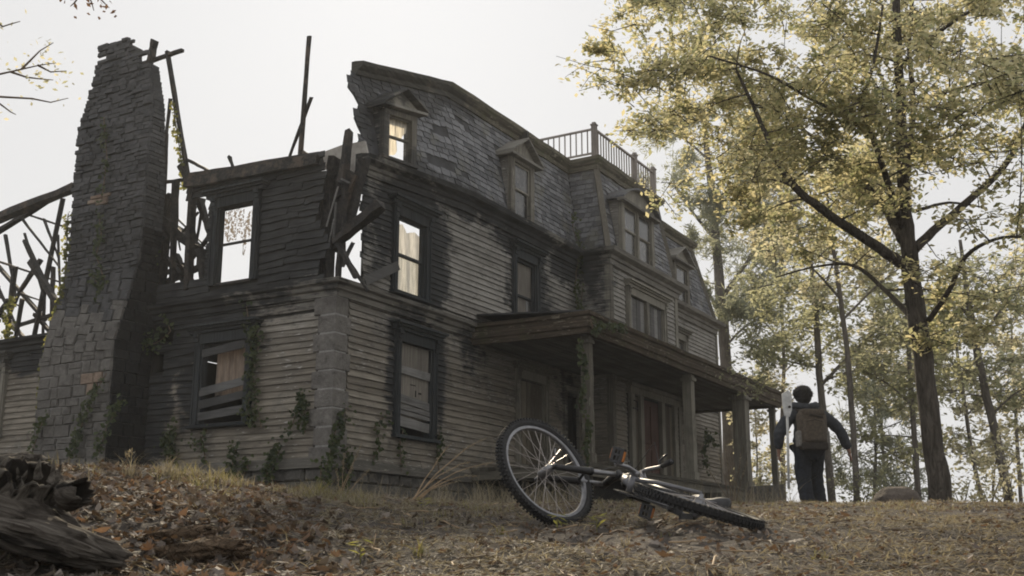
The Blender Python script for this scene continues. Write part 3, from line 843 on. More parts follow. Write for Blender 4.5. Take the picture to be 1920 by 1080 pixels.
# upper front window, pale curtain
W = window('front', 0, 1.95, 3.02, 5.56, 7.18, B, pane=None)
zm = 6.37
p = MB(); fbox(p, 'front', 0, 2.04, 2.93, -.081, -.075, 5.61, 6.34); p.build('pane', M['clear'], W)
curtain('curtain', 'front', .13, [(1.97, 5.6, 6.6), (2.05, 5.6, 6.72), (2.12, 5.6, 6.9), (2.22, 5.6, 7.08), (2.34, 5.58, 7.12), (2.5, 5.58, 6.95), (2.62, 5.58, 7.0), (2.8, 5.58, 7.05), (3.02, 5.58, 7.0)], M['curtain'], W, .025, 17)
mb = MB(); mb.beam((.82, -.07, 5.50), (1.92, -.10, 6.06), .03, .2, 3, .008); mb.build('fallen_board', M['plank'], HOUSE)
# second upper front window
W = window('front', 0, 7.08, 8.12, 5.6, 7.46, B)
mb = MB(); fbox(mb, 'front', 0, 7.1, 8.1, -.10, -.08, 5.62, 7.44); mb.build('plywood', M['plyboard'], W)
p = MB(); fbox(p, 'front', 0, 7.78, 8.03, -.078, -.072, 5.65, 6.5); p.build('pane', M['glass'], W)
# porch window with upright boards
W = window('front', 0, 7.25, 8.55, 2.3, 4.38, TV, sash=False)
for i in range(6):
    mb = MB(); a = 7.26 + i * .215; fbox(mb, 'front', 0, a + .004, a + .208, -.06, -.03 + RN.uniform(-.012, .012), 2.3, 4.37); mb.build('upright_board', M['vboards'], W)
# dark doorway in the recess
mb = MB(); fbox(mb, 'front', 0, 9.66, 9.8, -.05, .06, 2.05, 4.40); fbox(mb, 'front', 0, 10.5, 10.62, -.05, .06, 2.05, 4.40); fbox(mb, 'front', 0, 9.66, 10.62, -.05, .064, 4.40, 4.56)
D = mb.build('doorway', TV, HOUSE); tag(D, 'dark open doorway behind the ivy-clad porch post')
mb = MB(); mb.box((9.75, .9, 2.0), (10.6, .95, 4.5)); mb.build('doorway_shade_panel', M['sheath'], D)  # near-black panel stands in for the shade inside the doorway
# side wall, ground floor: boards and drape
W = window('side', 0, -3.48, -2.22, 2.72, 4.36, B, sash=False, hood_w=.3)
nailed(W, 'side', 0, [(-3.46, 4.18, -2.18, 4.30, .17, .02), (-3.5, 3.36, -2.24, 3.52, .17, .02), (-3.52, 3.1, -2.26, 3.24, .17, .02), (-3.5, 2.86, -2.22, 2.95, .16, .02)], M['plank_dark'])
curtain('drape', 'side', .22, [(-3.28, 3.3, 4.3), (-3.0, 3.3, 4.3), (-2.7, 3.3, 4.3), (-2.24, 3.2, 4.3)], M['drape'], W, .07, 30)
# side wall, upper floor: burnt-out window with hanging rag
W = window('side', 0, -3.25, -2.24, 5.66, 7.30, B, sash=False, sill=False, hood_w=.3)
mb = MB(); fbox(mb, 'side', 0, -3.25, -2.24, -.07, -.03, 6.48, 6.53); mb.build('meeting_rail', M['char'], W)
mb = MB(); fbox(mb, 'side', 0, -3.26, -2.23, -.08, .03, 5.60, 5.66); mb.build('sill', M['char'], W)
curtain('burnt_curtain', 'side', .12, [(-3.22, 6.9, 7.28), (-3.1, 6.55, 7.28), (-2.95, 6.62, 7.28), (-2.86, 6.58, 7.28), (-2.78, 6.75, 7.28), (-2.66, 6.5, 7.26)], M['lace'], W, .02, 30)
curtain('burnt_curtain', 'side', .12, [(-2.66, 6.25, 6.95), (-2.58, 6.2, 7.05), (-2.5, 6.55, 7.2), (-2.44, 6.75, 7.2), (-2.36, 7.0, 7.2)], M['lace'], W, .02, 30)
# --- dormers
def dormer(x0, x1, z0, z1, y, roof_y, apex, tip, mat, sg_, pane=None, arch=False, mull=False, black=False, over=.2):
    P = (lambda q: sagp(q)) if sg_ else (lambda q: V(q))
    def pb(mb, a, b):
        m2 = MB().box(a, b); mb.add([P(v) for v in m2.v], m2.f)
    cw = .19; cx = (x0 + x1) / 2
    mb = MB()
    pb(mb, (x0 - cw, y - .04, z0 - .06), (x0, y + .08, z1)); pb(mb, (x1, y - .04, z0 - .06), (x1 + cw, y + .08, z1))
    pb(mb, (x0 - cw, y - .045, z1), (x1 + cw, y + .08, z1 + .14))
    pb(mb, (x0 - cw - .03, y - .08, z0 - .10), (x1 + cw + .03, y + .08, z0 - .03))
    if mull: pb(mb, (cx - .06, y - .03, z0), (cx + .06, y + .08, z1))
    D = mb.build('dormer_window', mat, HOUSE)
    for sx, xa in ((-1, x0 - cw + .02), (1, x1 + cw - .06)):
        ch = MB(); pb(ch, (xa, y + .08, z0 - .02), (xa + .04, roof_y, z1 + .1)); ch.build('dormer_cheek', M['clap'], D)
    r = MB(); hw = (x1 - x0) / 2 + cw + over
    fy = y - .22
    if not arch:
        for sx in (-1, 1):
            a = V((cx, fy, apex)); b = V((cx + sx * hw, fy, tip))
            back = V((0, roof_y - fy + .25, 0))
            q = [P(a), P(b), P(b + back), P(a + back)]
            r.slab(q, (0, 0, .05))
        r.build('pediment_roof', M['trim'], D, fix=True)
        p = MB(); p.slab([P((cx - hw + .1, y - .06, tip)), P((cx + hw - .1, y - .06, tip)), P((cx, y - .06, apex - .06))], (0, .1, 0))
        p.build('tympanum', mat, D, fix=True)
        c = MB()
        m2 = MB().box((cx - hw, fy + .02, tip - .07), (cx + hw, y + .02, tip)); c.add([P(v) for v in m2.v], m2.f)
        for sx in (-1, 1):
            m2 = MB().box((cx + sx * hw - (0 if sx < 0 else .1), y + .02, tip - .07), (cx + sx * hw + (.1 if sx < 0 else 0), roof_y + .2, tip)); c.add([P(v) for v in m2.v], m2.f)
        c.build('pediment_cornice', M['trim'] if not black else mat, D)
    else:
        n = 12; pts = []
        for i in range(n + 1):
            t = -1 + 2 * i / n
            pts.append((cx + t * hw, tip + (apex - tip) * (1 - t * t)))
        vs = []
        for (xx, zz) in pts:
            vs += [(xx, fy, zz), (xx, roof_y + .5, zz), (xx, roof_y + .5, zz + .06), (xx, fy, zz + .06)]
        fs = [(3, 2, 1, 0), tuple(n * 4 + q for q in range(4))]
        for i in range(n):
            for q in range(4): fs.append((i * 4 + q, i * 4 + (q + 1) % 4, i * 4 + 4 + (q + 1) % 4, i * 4 + 4 + q))
        r.add(vs, fs); r.build('arched_hood', M['shingle'], D, fix=True)
        p = MB(); p.slab([V((xx, y - .06, zz)) for xx, zz in pts], (0, .1, 0)); p.build('tympanum', mat, D, fix=True)
        c = MB().box((cx - hw, fy + .02, tip - .08), (cx + hw, y + .02, tip - .005)); c.build('pediment_cornice', M['trim'], D)
    zm = (z0 + z1) / 2
    cols = [(x0, x1)] if not mull else [(x0, cx - .06), (cx + .06, x1)]
    for a, b in cols:
        for za, zb, o in ((z0, zm + .02, .05), (zm - .02, z1, .015)):
            s_ = MB()
            pb(s_, (a, y + o, za), (a + .05, y + o + .03, zb)); pb(s_, (b - .05, y + o, za), (b, y + o + .03, zb))
            pb(s_, (a + .05, y + o, za), (b - .05, y + o + .03, za + .05)); pb(s_, (a + .05, y + o, zb - .05), (b - .05, y + o + .03, zb))
            s_.build('sash', mat, D)
    if pane:
        for a, b in cols:
            for za, zb, o in ((z0 + .04, zm - .02, .065), (zm + .02, z1 - .04, .03)):
                m2 = MB(); pb(m2, (a + .045, y + o, za), (b - .045, y + o + .006, zb)); m2.build('pane', pane, D)
    return D
D1 = dormer(1.52, 2.36, 8.72, 9.85, -.02, .26, 10.58, 10.10, TV, True)
tag(D1, 'tilted gabled dormer with sunlit torn curtain on the burnt corner')
cu = MB()
for (ua, ub, z0_, z1_, zc) in ((1.52, 2.02, 8.46, 9.55, .25), (1.98, 2.36, 8.95, 9.62, .3)):
    vs = []; n = 10
    for i in range(n + 1):
        u = ua + (ub - ua) * i / n
        for k in range(6):
            zz = z1_ + (z0_ + zc * (i / n) ** 2 + RN.uniform(-.03, .03) * (k == 5) - z1_) * k / 5
            vs.append((u + .03 * math.sin(zz * 6 + u * 3), .10 + .02 * math.sin(u * 24 + zz), zz))
    cu.add(vs, [(i * 6 + k, i * 6 + 6 + k, i * 6 + 7 + k, i * 6 + k + 1) for i in range(n) for k in range(5)])
cu.build('curtain', M['curtain_warm'], D1, True)
D2 = dormer(6.98, 7.82, 8.62, 10.02, -.02, .5, 10.72, 10.18, TV, False, M['glass'])
tag(D2, 'gabled dormer with dark sash on the main roof slope')
D3 = dormer(11.75, 13.75, 8.62, 10.05, -.95, -.4, 10.66, 10.14, TV, False, M['glass'], True, True)
tag(D3, 'double dormer under a rounded hood on the bay')
D4 = dormer(18.1, 19.1, 8.62, 9.8, -.02, .5, 10.5, 10.0, TV, False, M['glass'])
tag(D4, 'small gabled dormer beyond the bay')
# --- bay and right section walls
BW = wall_core('bay_wall', 'front', -.89, .12, 10.78, 15.77, 2.0, 8.0, [(12.0, 14.6, 5.95, 7.42), (12.75, 14.15, 2.05, 4.5)])
mb = MB(); mb.box((10.78, -.77, 2.0), (10.9, .1, 8.0)); mb.box((15.65, -.77, 2.0), (15.77, .1, 8.0)); mb.build('bay_side_wall', M['sheath'], HOUSE)
RW = wall_core('right_wall', 'front', .03, .12, 15.8, 22.0, 1.0, 8.0, [(17.3, 18.7, 6.0, 7.2)])
mb = MB(); mb.box((21.88, .15, 1.0), (22.0, 5, 8.0)); mb.build('end_wall', M['clap'], HOUSE)
clap_wall(BW, 'front', -.89, 10.95, 15.62, 5.3, 8.1, [(11.8, 14.8, 5.8, 7.8)])
clap_wall(BW, 'front', -.89, 10.95, 15.62, 2.1, 5.1, [(11.75, 15.4, 2.0, 4.75)])
SBW = bpy.data.objects['bay_side_wall']
clap_wall(SBW, 'side', 10.77, -.05, .80, 5.3, 8.1, [], wild=lambda u, z: .01)
clap_wall(SBW, 'side', 10.77, -.05, .80, 2.1, 5.1, [], wild=lambda u, z: .006)
clap_wall(RW, 'front', .03, 15.82, 21.95, 5.3, 8.1, [(17.1, 18.9, 5.9, 7.5)])
clap_wall(RW, 'front', .03, 15.82, 21.95, 2.1, 5.1, [])
for a in (10.77, 15.60): MB().box((a - .03, -.955, 2.05), (a + .17, -.88, 8.02)).build('corner_board', TV, HOUSE)
for a, b in (((10.735, -.93, 5.3), (10.80, -.78, 8.02)), ((10.735, -.93, 2.05), (10.80, -.78, 5.0)), ((21.86, -.03, 1.0), (22.03, .05, 8.02))): MB().box(a, b).build('corner_board', TV, HOUSE)
W = window('front', -.92, 12.05, 14.55, 6.0, 7.4, TV, sash=False)
tag(W, 'paired upper bay window closed with upright boards')
mb = MB(); mb.box((13.22, -.99, 5.96), (13.38, -.86, 7.42)); mb.build('mullion', TV, W)
for a, b in ((12.07, 13.22), (13.38, 14.53)):
    for i in range(4):
        L = (b - a) / 4; mb = MB().box((a + i * L + .006, -.89 + RN.uniform(-.01, .01), 6.0), (a + (i + 1) * L - .006, -.86, 7.4)); mb.build('upright_board', M['plank'], W)
W = window('front', 0, 17.3, 18.7, 6.0, 7.2, TV, pane=M['glass'])
# front door with pilasters, transom and sidelights
mb = MB()
for a, b in ((11.9, 12.15), (12.55, 12.78), (14.12, 14.35), (15.1, 15.35)): mb.box((a, -.99, 2.05), (b, -.87, 4.55))
mb.box((11.8, -1.02, 4.55), (15.45, -.87, 4.74)); mb.box((11.72, -1.10, 4.74), (15.53, -.87, 4.82))
D = mb.build('front_door', TV, HOUSE)
tag(D, 'reddish front door with pale pilasters under the porch')
mb = MB(); mb.box((12.78, -.86, 2.07), (14.12, -.80, 4.5))
for a in (12.92, 13.5):
    for z0_, z1_ in ((2.3, 3.1), (3.25, 4.35)): mb.box((a, -.885, z0_), (a + .46, -.861, z1_))
mb.build('door_leaf', M['doorred'], D)
for i in range(4):
    a = 14.36 + i * .185; mb = MB().box((a, -.90, 2.07), (a + .178, -.872 + RN.uniform(-.008, .008), 4.5)); mb.build('upright_board', M['vboards'], D)
for i in range(2):
    a = 12.16 + i * .195; mb = MB().box((a, -.90, 2.07), (a + .188, -.872, 4.5)); mb.build('upright_board', M['vboards'], D)
mb = MB(); mb.tube([(12.0, -1.02, 4.35), (12.0, -1.12, 4.3), (12.0, -1.12, 4.05)], .015, 6); mb.tube([(11.75, -1.1, 4.1), (12.0, -1.12, 4.1)], .02, 6); mb.build('lamp_bracket', M['black'], D)
# interior walls and floors of the rooms behind the facade
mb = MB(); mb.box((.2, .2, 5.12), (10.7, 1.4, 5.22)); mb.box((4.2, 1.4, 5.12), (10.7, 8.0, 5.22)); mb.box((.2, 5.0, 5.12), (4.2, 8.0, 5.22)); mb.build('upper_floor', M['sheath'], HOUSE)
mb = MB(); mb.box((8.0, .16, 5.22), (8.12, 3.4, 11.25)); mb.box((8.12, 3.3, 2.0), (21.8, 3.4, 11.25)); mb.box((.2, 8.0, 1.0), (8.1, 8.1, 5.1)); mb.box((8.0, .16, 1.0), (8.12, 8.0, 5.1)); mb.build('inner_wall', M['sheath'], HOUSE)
# --- porch
PC = MB(); PC.box((5.06, -2.98, 4.955), (19.42, -.03, 4.985)); PORCH = PC.build('porch', M['ceil'], HOUSE)
for i in range(18):
    y0 = -2.97 + i * .163; mb = MB().box((5.08, y0, 4.93 + RN.uniform(-.006, .006)), (19.4, y0 + .155, 4.952)); mb.build('ceiling_plank', M['ceil'], PORCH)
moulding('porch_eave', [(5.02, 0), (5.02, -3.0), (19.45, -3.0), (19.45, 0)], [(-.12, 4.86), (.0, 4.86), (.02, 4.97), (.06, 5.0), (.08, 5.1), (.05, 5.13), (.07, 5.22), (.12, 5.25), (.14, 5.33), (-.12, 5.38)], M['eave'], PORCH, jit=.012, seg=.7)
mb = MB(); mb.slab([(5.0, -3.05, 5.34), (19.5, -3.05, 5.34), (19.3, -.02, 5.60), (5.2, -.02, 5.60)], (0, 0, .04)); mb.build('porch_roof', M['underlay'], PORCH, fix=True)
for x, wd, lean in ((5.42, .2, .05), (11.65, .25, 0), (15.95, .40, 0), (19.15, .18, 0)):
    mb = MB(); y = -2.78
    mb.beam((x + lean, y, 2.06), (x, y, 4.88), wd, wd, 6, .008, up=(0, 1, 0))
    mb.box((x - wd * .68, y - wd * .68, 4.70), (x + wd * .68, y + wd * .68, 4.78)); mb.box((x - wd * .62 + lean, y - wd * .62, 2.06), (x + wd * .62 + lean, y + wd * .62, 2.26))
    mb.build('porch_post', TV, PORCH)
for i in range(14):
    y0 = -3.02 + i * .214; mb = MB().box((5.0, y0, 1.95 + RN.uniform(-.006, .006)), (19.45, y0 + .205, 2.03)); mb.build('floor_plank', M['deck'], PORCH)
mb = MB(); mb.box((5.02, -2.98, 1.75), (19.4, -2.92, 1.948)); mb.box((5.02, -2.92, 1.75), (5.08, -.05, 1.946)); mb.build('floor_fascia', M['deck'], PORCH)
for x in (5.2, 8.6, 11.6, 15.9, 19.1): 
    mb = MB().box((x - .2, -2.9, .6), (x + .2, -2.5, 1.75)); mb.build('pier', M['found'], PORCH)
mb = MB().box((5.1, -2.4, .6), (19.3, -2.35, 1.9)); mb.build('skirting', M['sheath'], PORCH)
for i in range(3):
    mb = MB().box((12.3, -3.35 - i * .3, .9), (15.0, -3.05 - i * .3, 1.75 - i * .22)); mb.build('step', M['deck'], PORCH)
# --- roof railing on the bay
RL = MB(); zt = 12.22; z0 = 11.36
RL.beam((11.0, -.42, zt), (11.0, 3.2, zt), .07, .05); RL.beam((11.0, -.42, zt), (15.4, -.42, zt), .07, .05)
RL.beam((11.0, -.42, z0 + .12), (11.0, 3.2, z0 + .12), .05, .05); RL.beam((11.0, -.42, z0 + .12), (15.4, -.42, z0 + .12), .05, .05)
RL = RL.build('roof_railing', M['railpaint'], HOUSE)
bal = MB(); bal.tube([(0, 0, 0), (0, 0, zt - z0 - .1)], [.02, .02], 6); balm = bal.mesh('baluster', M['railpaint'])
y = -.2
while y < 3.1: mkobj('baluster', balm, RL, Matrix.Translation((11.0, y, z0 + .1))); y += .185
x = 11.25
while x < 15.3: mkobj('baluster', balm, RL, Matrix.Translation((x, -.42, z0 + .1))); x += .185
for x, y in ((11.0, -.42), (13.9, -.42), (15.4, -.42)):
    mb = MB(); mb.box((x - .07, y - .07, z0 - .05), (x + .07, y + .07, zt + .1)); mb.box((x - .09, y - .09, zt + .1), (x + .09, y + .09, zt + .14)); mb.box((x - .05, y - .05, zt + .14), (x + .05, y + .05, zt + .2)); mb.build('rail_post', M['railpaint'], RL)
# ------------------------------------------------------------------ burnt timbers of the house
def timber(a, b, xp, wpx, name='charred_timber', seg=4, jit=.012, xq=None, taper=1.0, mat=None, flat=.7):
    p = on_x(a[0], a[1], xp); q = on_x(b[0], b[1], xp if xq is None else xq)
    w_ = wpx * depth(p) / FPX
    if taper == 1.0: taper = RN.uniform(.6, 1.0)
    mb = MB(); mb.beam(p, q, w_ * flat, w_, max(seg, 6), .075 * w_, taper, up=(1, 0, 0) if abs((q - p).normalized().x) < .8 else None)
    return mb.build(name, mat or M['char'], HOUSE)
# beside the chimney, between it and the burnt-out window
for a, b, xp, wd in [((290, 76), (281, 118), .25, 12), ((281, 116), (276, 345), .1, 9), ((262, 122), (343, 94), .3, 8), ((314, 96), (352, 330), .3, 8), ((320, 185), (300, 345), .35, 6), ((312, 250), (306, 420), .35, 7),
                     ((275, 346), (352, 336), .2, 8), ((352, 300), (395, 322), .3, 9), ((340, 310), (358, 350), .25, 16), ((330, 338), (322, 545), .12, 13), ((362, 345), (352, 545), .06, 14),
                     ((318, 365), (300, 545), .35, 17), ((292, 400), (372, 470), .3, 26), ((372, 372), (396, 440), .35, 13), ((300, 470), (360, 545), .45, 13), ((395, 440), (345, 505), .5, 8),
                     ((300, 535), (398, 490), .5, 12), ((303, 480), (352, 510), .7, 9), ((296, 520), (345, 495), .7, 8), ((378, 470), (384, 545), .2, 20), ((340, 500), (372, 540), .5, 10), ((310, 545), (400, 536), .3, 22), ((330, 478), (350, 520), .8, 12), ((270, 380), (310, 450), .2, 16)]:
    timber(a, b, xp, wd)
# top plate of the burnt wall and rafters standing on it
timber((352, 346), (602, 302), .02, 26, 'top_plate', 8, .02)
timber((352, 332), (600, 290), .12, 13, 'top_plate', 8, .015)
timber((430, 294), (438, 316), .15, 7); timber((580, 68), (563, 292), .3, 7, taper=1.15); timber((584, 182), (542, 296), .35, 6); timber((568, 284), (584, 296), .3, 8)
# broken corner: posts, planks, hanging strips
timber((648, 345), (633, 535), .1, 12, 'corner_stud'); timber((655, 245), (642, 345), .1, 14, 'corner_stud', 6, .03, taper=1.4)
timber((716, 383), (632, 452), -.12, 26, 'charred_plank', 4, .008, xq=-.02); timber((632, 452), (668, 522), -.04, 11); timber((640, 470), (690, 545), .15, 9)
timber((683, 297), (655, 420), .32, 22, 'charred_plank', 5, .02); timber((668, 330), (640, 420), .3, 30, 'charred_plank', 5, .03); timber((640, 460), (662, 420), .25, 8); timber((640, 500), (662, 455), .3, 9, mat=M['plank'])
for a, b, wd in (((634, 350), (612, 425), 3), ((630, 380), (625, 450), 4), ((627, 410), (617, 455), 4), ((640, 335), (655, 343), 5)): timber(a, b, -.06, wd, 'torn_strip', 5, .02, mat=M['plank'])
for poly, xp in ((((598, 288), (640, 272), (684, 264), (690, 292), (668, 318), (655, 330), (640, 308), (606, 318), (600, 302)), .55), (((612, 322), (636, 312), (640, 330), (618, 345)), .5)):
    mb = MB(); mb.slab([on_x(x, y, xp) for x, y in poly], (.05, 0, 0)); o = mb.build('plaster_panel', M['plaster'], HOUSE, fix=True)
# charred inner studs and sheathing showing in the broken corner
for a, b, xp, wd in (((622, 330), (612, 528), .28, 26), ((640, 330), (634, 470), .42, 24), ((604, 345), (600, 520), .2, 16), ((660, 330), (656, 440), .5, 20), ((612, 380), (660, 352), .3, 14), ((606, 470), (648, 440), .35, 16), ((628, 300), (620, 345), .35, 22)):
    timber(a, b, xp, wd, 'charred_stud', 5, .02)
# far trusses of the collapsed wing, seen against the sky left of the chimney
for a, b, xp, wd in [((-30, 420), (140, 352), 1.6, 25), ((-30, 450), (110, 365), 2.2, 15), ((118, 372), (62, 640), 2.0, 11), ((50, 402), (130, 428), 2.4, 8), ((47, 452), (112, 590), 1.8, 12), ((58, 490), (120, 590), 1.5, 17),
                     ((-10, 488), (110, 528), 2.2, 8), ((-20, 480), (85, 600), 2.6, 11), ((28, 500), (12, 640), 2.0, 13), ((76, 488), (38, 545), 2.5, 12), ((38, 545), (10, 610), 2.5, 9), ((38, 550), (80, 565), 2.3, 7),
                     ((42, 560), (28, 640), 1.8, 11), ((-10, 575), (60, 650), 2.5, 16), ((85, 520), (80, 640), 2.4, 9), ((30, 612), (100, 590), 2.1, 11), ((66, 590), (110, 640), 2.3, 12), ((-20, 620), (16, 560), 2.0, 12), ((100, 500), (96, 640), 2.8, 10), ((-40, 540), (40, 575), 2.9, 8)]:
    timber(a, b, xp, wd * .72, 'burnt_rafter', 5, .012)
# thin charred sticks tangled among them
for k in range(17):
    if k < 8: x0, y0, x1, y1, xp = RN.uniform(-10, 110), RN.uniform(400, 540), 0, 0, RN.uniform(1.4, 3.2)
    else: x0, y0, x1, y1, xp = RN.uniform(296, 385), RN.uniform(350, 500), 0, 0, RN.uniform(.1, .8)
    an = RN.gauss(1.57, .6); L = RN.uniform(60, 150); x1 = x0 + math.cos(an) * L; y1 = min(y0 + math.sin(an) * L, 642 if k < 8 else 548)
    if k < 8 and x1 > 118: x1 = 110
    if k >= 8: x1 = min(max(x1, 298), 392)
    timber((x0, y0), (x1, y1), xp, RN.uniform(3.5, 6.5), 'charred_stick', 6, .012, taper=.55)
# collapsed wing beyond the chimney
WG = wall_core('wing_wall', 'side', .13, .12, -16, -7.3, 1.0, 4.85, [(-11.3, -10.05, 2.9, 4.4)])
clap_wall(WG, 'side', .13, -16, -7.3, 1.6, 4.82, [(-11.5, -9.9, 2.8, 4.6)])
window('side', .1, -11.3, -10.05, 2.9, 4.4, TV, pane=M['glass'])
put_pieces('clapboard', 295, HOUSE)
put_pieces('shingle', 295, HOUSE)

# ------------------------------------------------------------------ chimney
CH = thing('stone_chimney', (-.4, 6.2, 1.0), 'tall tapering fieldstone chimney with broken top beside the burnt wall', 'chimney')
CH['kind'] = 'thing'
def ch_front(z): 
    return -1.0 if z < 4.4 else (-.5 if z > 6.3 else -1.0 + .5 * (z - 4.4) / 1.9)
def ch_left(z):
    for a, b, la, lb in ((0, 4.6, 7.25, 7.3), (4.6, 6.2, 7.3, 7.38), (6.2, 9.8, 7.38, 7.42), (9.8, 11.0, 7.42, 7.05), (11.0, 12.5, 7.05, 6.9)):
        if a <= z <= b: return la + (lb - la) * (z - a) / (b - a)
    return 7.0
def ch_right(z): return 5.02 if z < 10.0 else 5.02 + .2 * (z - 10.0)
def ch_top(y):                                    # broken skyline
    if y > 6.85: return 11.25
    if y > 5.85: return 11.78
    if y > 5.5: return 11.3
    return 10.92
def ch_back(z): return .05 if z < 8 else .05 - .1 * (z - 8)
core = MB(); zs = [.5 + i * .25 for i in range(42)]
vs = []; fs = []
for z in zs:
    i_ = .02
    f_, l_, r_, b_ = ch_front(z) + i_, ch_left(z) - i_, ch_right(z) + i_, ch_back(z) - .03
    vs += [(f_, r_, z), (f_, l_, z), (b_, l_, z), (b_, r_, z)]
for i in range(len(zs) - 1):
    for j in range(4): fs.append((i * 4 + j, i * 4 + (j + 1) % 4, i * 4 + 4 + (j + 1) % 4, i * 4 + 4 + j))
fs.append(tuple((len(zs) - 1) * 4 + j for j in range(4)))
core.add(vs, fs)
core.box((-.42, 5.95, 10.6), (-.1, 6.75, 11.62))
mc = [0] * len(core.f)
CORE = core.build('mortar_core', [M['mortar'], M['mortar_dark']], CH, fix=True)
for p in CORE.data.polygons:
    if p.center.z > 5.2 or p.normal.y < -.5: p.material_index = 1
SM = {k: [block_mesh(i + 40, M[k], 'stone', .05) for i in range(5)] for k in ('chstone', 'chstone_dark', 'chstone_char', 'brickpatch')}
def ch_mat(y, z):
    if 5.3 < y < 5.9 and 3.3 < z < 3.9: return 'brickpatch'
    if 6.2 < y < 6.75 and 7.75 < z < 8.05: return 'brickpatch'
    t = (z - 4.6) / 1.4 + noise.noise(V((y * 1.1, z * 1.1, 2))) * .8
    return 'chstone_dark' if t > .4 else 'chstone'
chst = []
z = .9; row = 0
while z < 11.8:
    h = RN.uniform(.17, .27) if z < 6 else RN.uniform(.075, .125)
    zc = z + h / 2; f0, f1 = ch_front(z), ch_front(z + h)
    y = ch_left(zc) + RN.uniform(-.05, .04)
    r = ch_right(zc)
    while y > r + .02:
        L = RN.uniform(.22, .5) if z < 6 else RN.uniform(.18, .42)
        if y - L - r < .18: L = y - r
        if z + h <= ch_top(y - L / 2) + .08:
            g_ = .019 if z < 6 else .007
            a = V((f0 + .03, y - g_, z + g_ / 2 + RN.uniform(-.012, .012)))
            upv = V((f1 - f0, 0, h - g_))
            me = RN.choice(SM[ch_mat(y - L / 2, zc)])
            th = .045 * RN.uniform(.7, 1.6) * (1.35 if z > 6 else 1)
            Mx = Matrix(((0, th, upv.x, a.x), (-(L - 2 * g_), 0, 0, a.y), (0, 0, upv.z, a.z), (0, 0, 0, 1)))
            if z < 6 and L > .3 and RN.random() < .28:
                for q in (0, 1):
                    M2 = Mx @ Matrix.Diagonal((1, 1, .47, 1)); M2.translation = Mx.translation + upv * (.53 * q); chst.append((L * h * .5, RN.choice(SM[ch_mat(y - L / 2, zc)]), M2))
            else: chst.append((L * h, me, Mx))
        y -= L
    # right side face, looking towards the porch
    x = ch_front(zc) + .02
    while x < ch_back(zc) - .02:
        L = RN.uniform(.22, .4)
        if ch_back(zc) - (x + L) < .14: L = ch_back(zc) - x
        if z + h <= ch_top(r + .1) + .08:
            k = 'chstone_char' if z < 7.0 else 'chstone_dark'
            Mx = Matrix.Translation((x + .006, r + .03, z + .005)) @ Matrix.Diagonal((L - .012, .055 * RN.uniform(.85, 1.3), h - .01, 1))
            chst.append((L * h * .45, RN.choice(SM[k]), Mx))
        x += L
    z += h; row += 1
chst.sort(key=lambda q: -q[0])
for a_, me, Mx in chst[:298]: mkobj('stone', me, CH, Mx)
rest = {}
mb = MB(); mats = list(SM)
mk = {SM[k][i].name: mats.index(k) for k in SM for i in range(5)}
for a_, me, Mx in chst[298:]:
    mb.add([Mx @ v.co for v in me.vertices], [tuple(p.vertices) for p in me.polygons], mk[me.name])
tag(mb.build('small_stones', [M[k] for k in mats], CH), kind='stuff')

# ------------------------------------------------------------------ ivy and vines
def leaf_fan(mb, c, size, nrm, rot, mi=0):
    nrm = nrm.normalized(); a = nrm.orthogonal().normalized(); b = nrm.cross(a)
    ca, sa = math.cos(rot), math.sin(rot)
    u = a * ca + b * sa; v = b * ca - a * sa
    pts = [(-.5, 0), (-.25, -.42), (.1, -.34), (.55, 0), (.1, .34), (-.25, .42)]
    k = .12 * size
    vs = [c + u * (x * size) + v * (y * size) + nrm * (k * abs(y) * 2) for x, y in pts]
    mb.add(vs, [(0, 1, 2, 3), (0, 3, 4, 5)], mi)
def ivy(label, paths, plane, axis, n, spread, size, mat='ivy', name='ivy'):
    P = [[(on_x(x, y, plane) if axis == 'x' else (on_y(x, y, plane) if axis == 'y' else at(x, y, plane))) for x, y in path] for path in paths]
    base = min((q for p in P for q in p), key=lambda q: q.z)
    T_ = thing(name, base, label, name.replace('_', ' '))
    for p in P:
        st = MB(); pts = []
        for i in range(len(p) - 1):
            for k in range(4): pts.append(p[i].lerp(p[i + 1], k / 4) + V((RN.uniform(-.03, .03),) * 3))
        pts.append(p[-1]); st.tube(pts, [.012] * len(pts), 5); st.build('stem', M['twig'], T_)
    lf = MB(); out = V((-1, -.3, .25)) if axis == 'x' else (V((-.4, -1, .25)) if axis == 'y' else V((-.6, -.5, .3)))
    tot = sum((p[i + 1] - p[i]).length for p in P for i in range(len(p) - 1))
    for p in P:
        for i in range(len(p) - 1):
            L = (p[i + 1] - p[i]).length; m_ = int(n * .75 * L / tot)
            for q in range(m_):
                t = RN.random(); dens = noise.noise(V((p[i].x * 2 + t * L * 3.1, p[i].y * 2, p[i].z * 2 + t * L * 3)))
                if dens < -.12 and RN.random() < .8: continue
                c = p[i].lerp(p[i + 1], t)
                off = V((RN.gauss(0, spread), RN.gauss(0, spread), RN.gauss(0, spread)))
                if axis == 'x': off.x = -abs(off.x) * .5 - .01
                if axis == 'y': off.y = -abs(off.y) * .5 - .01
                leaf_fan(lf, c + off, size * RN.uniform(.6, 1.3), out + V((RN.gauss(0, .5), RN.gauss(0, .5), RN.gauss(0, .5))), RN.uniform(0, 6.28))
    lf.build('foliage', M[mat], T_)
ivy('ivy climbing the right edge of the boarded side window', [[(490, 800), (478, 740), (472, 690), (488, 640), (466, 600), (462, 575)], [(470, 740), (462, 770), (480, 800)], [(478, 690), (470, 650), (480, 620)]], -.1, 'x', 520, .09, .085)
ivy('short ivy strand on the side wall near the quoins', [[(540, 815), (552, 785), (566, 755), (566, 735)], [(572, 810), (570, 770), (568, 740)]], -.1, 'x', 230, .07, .08)
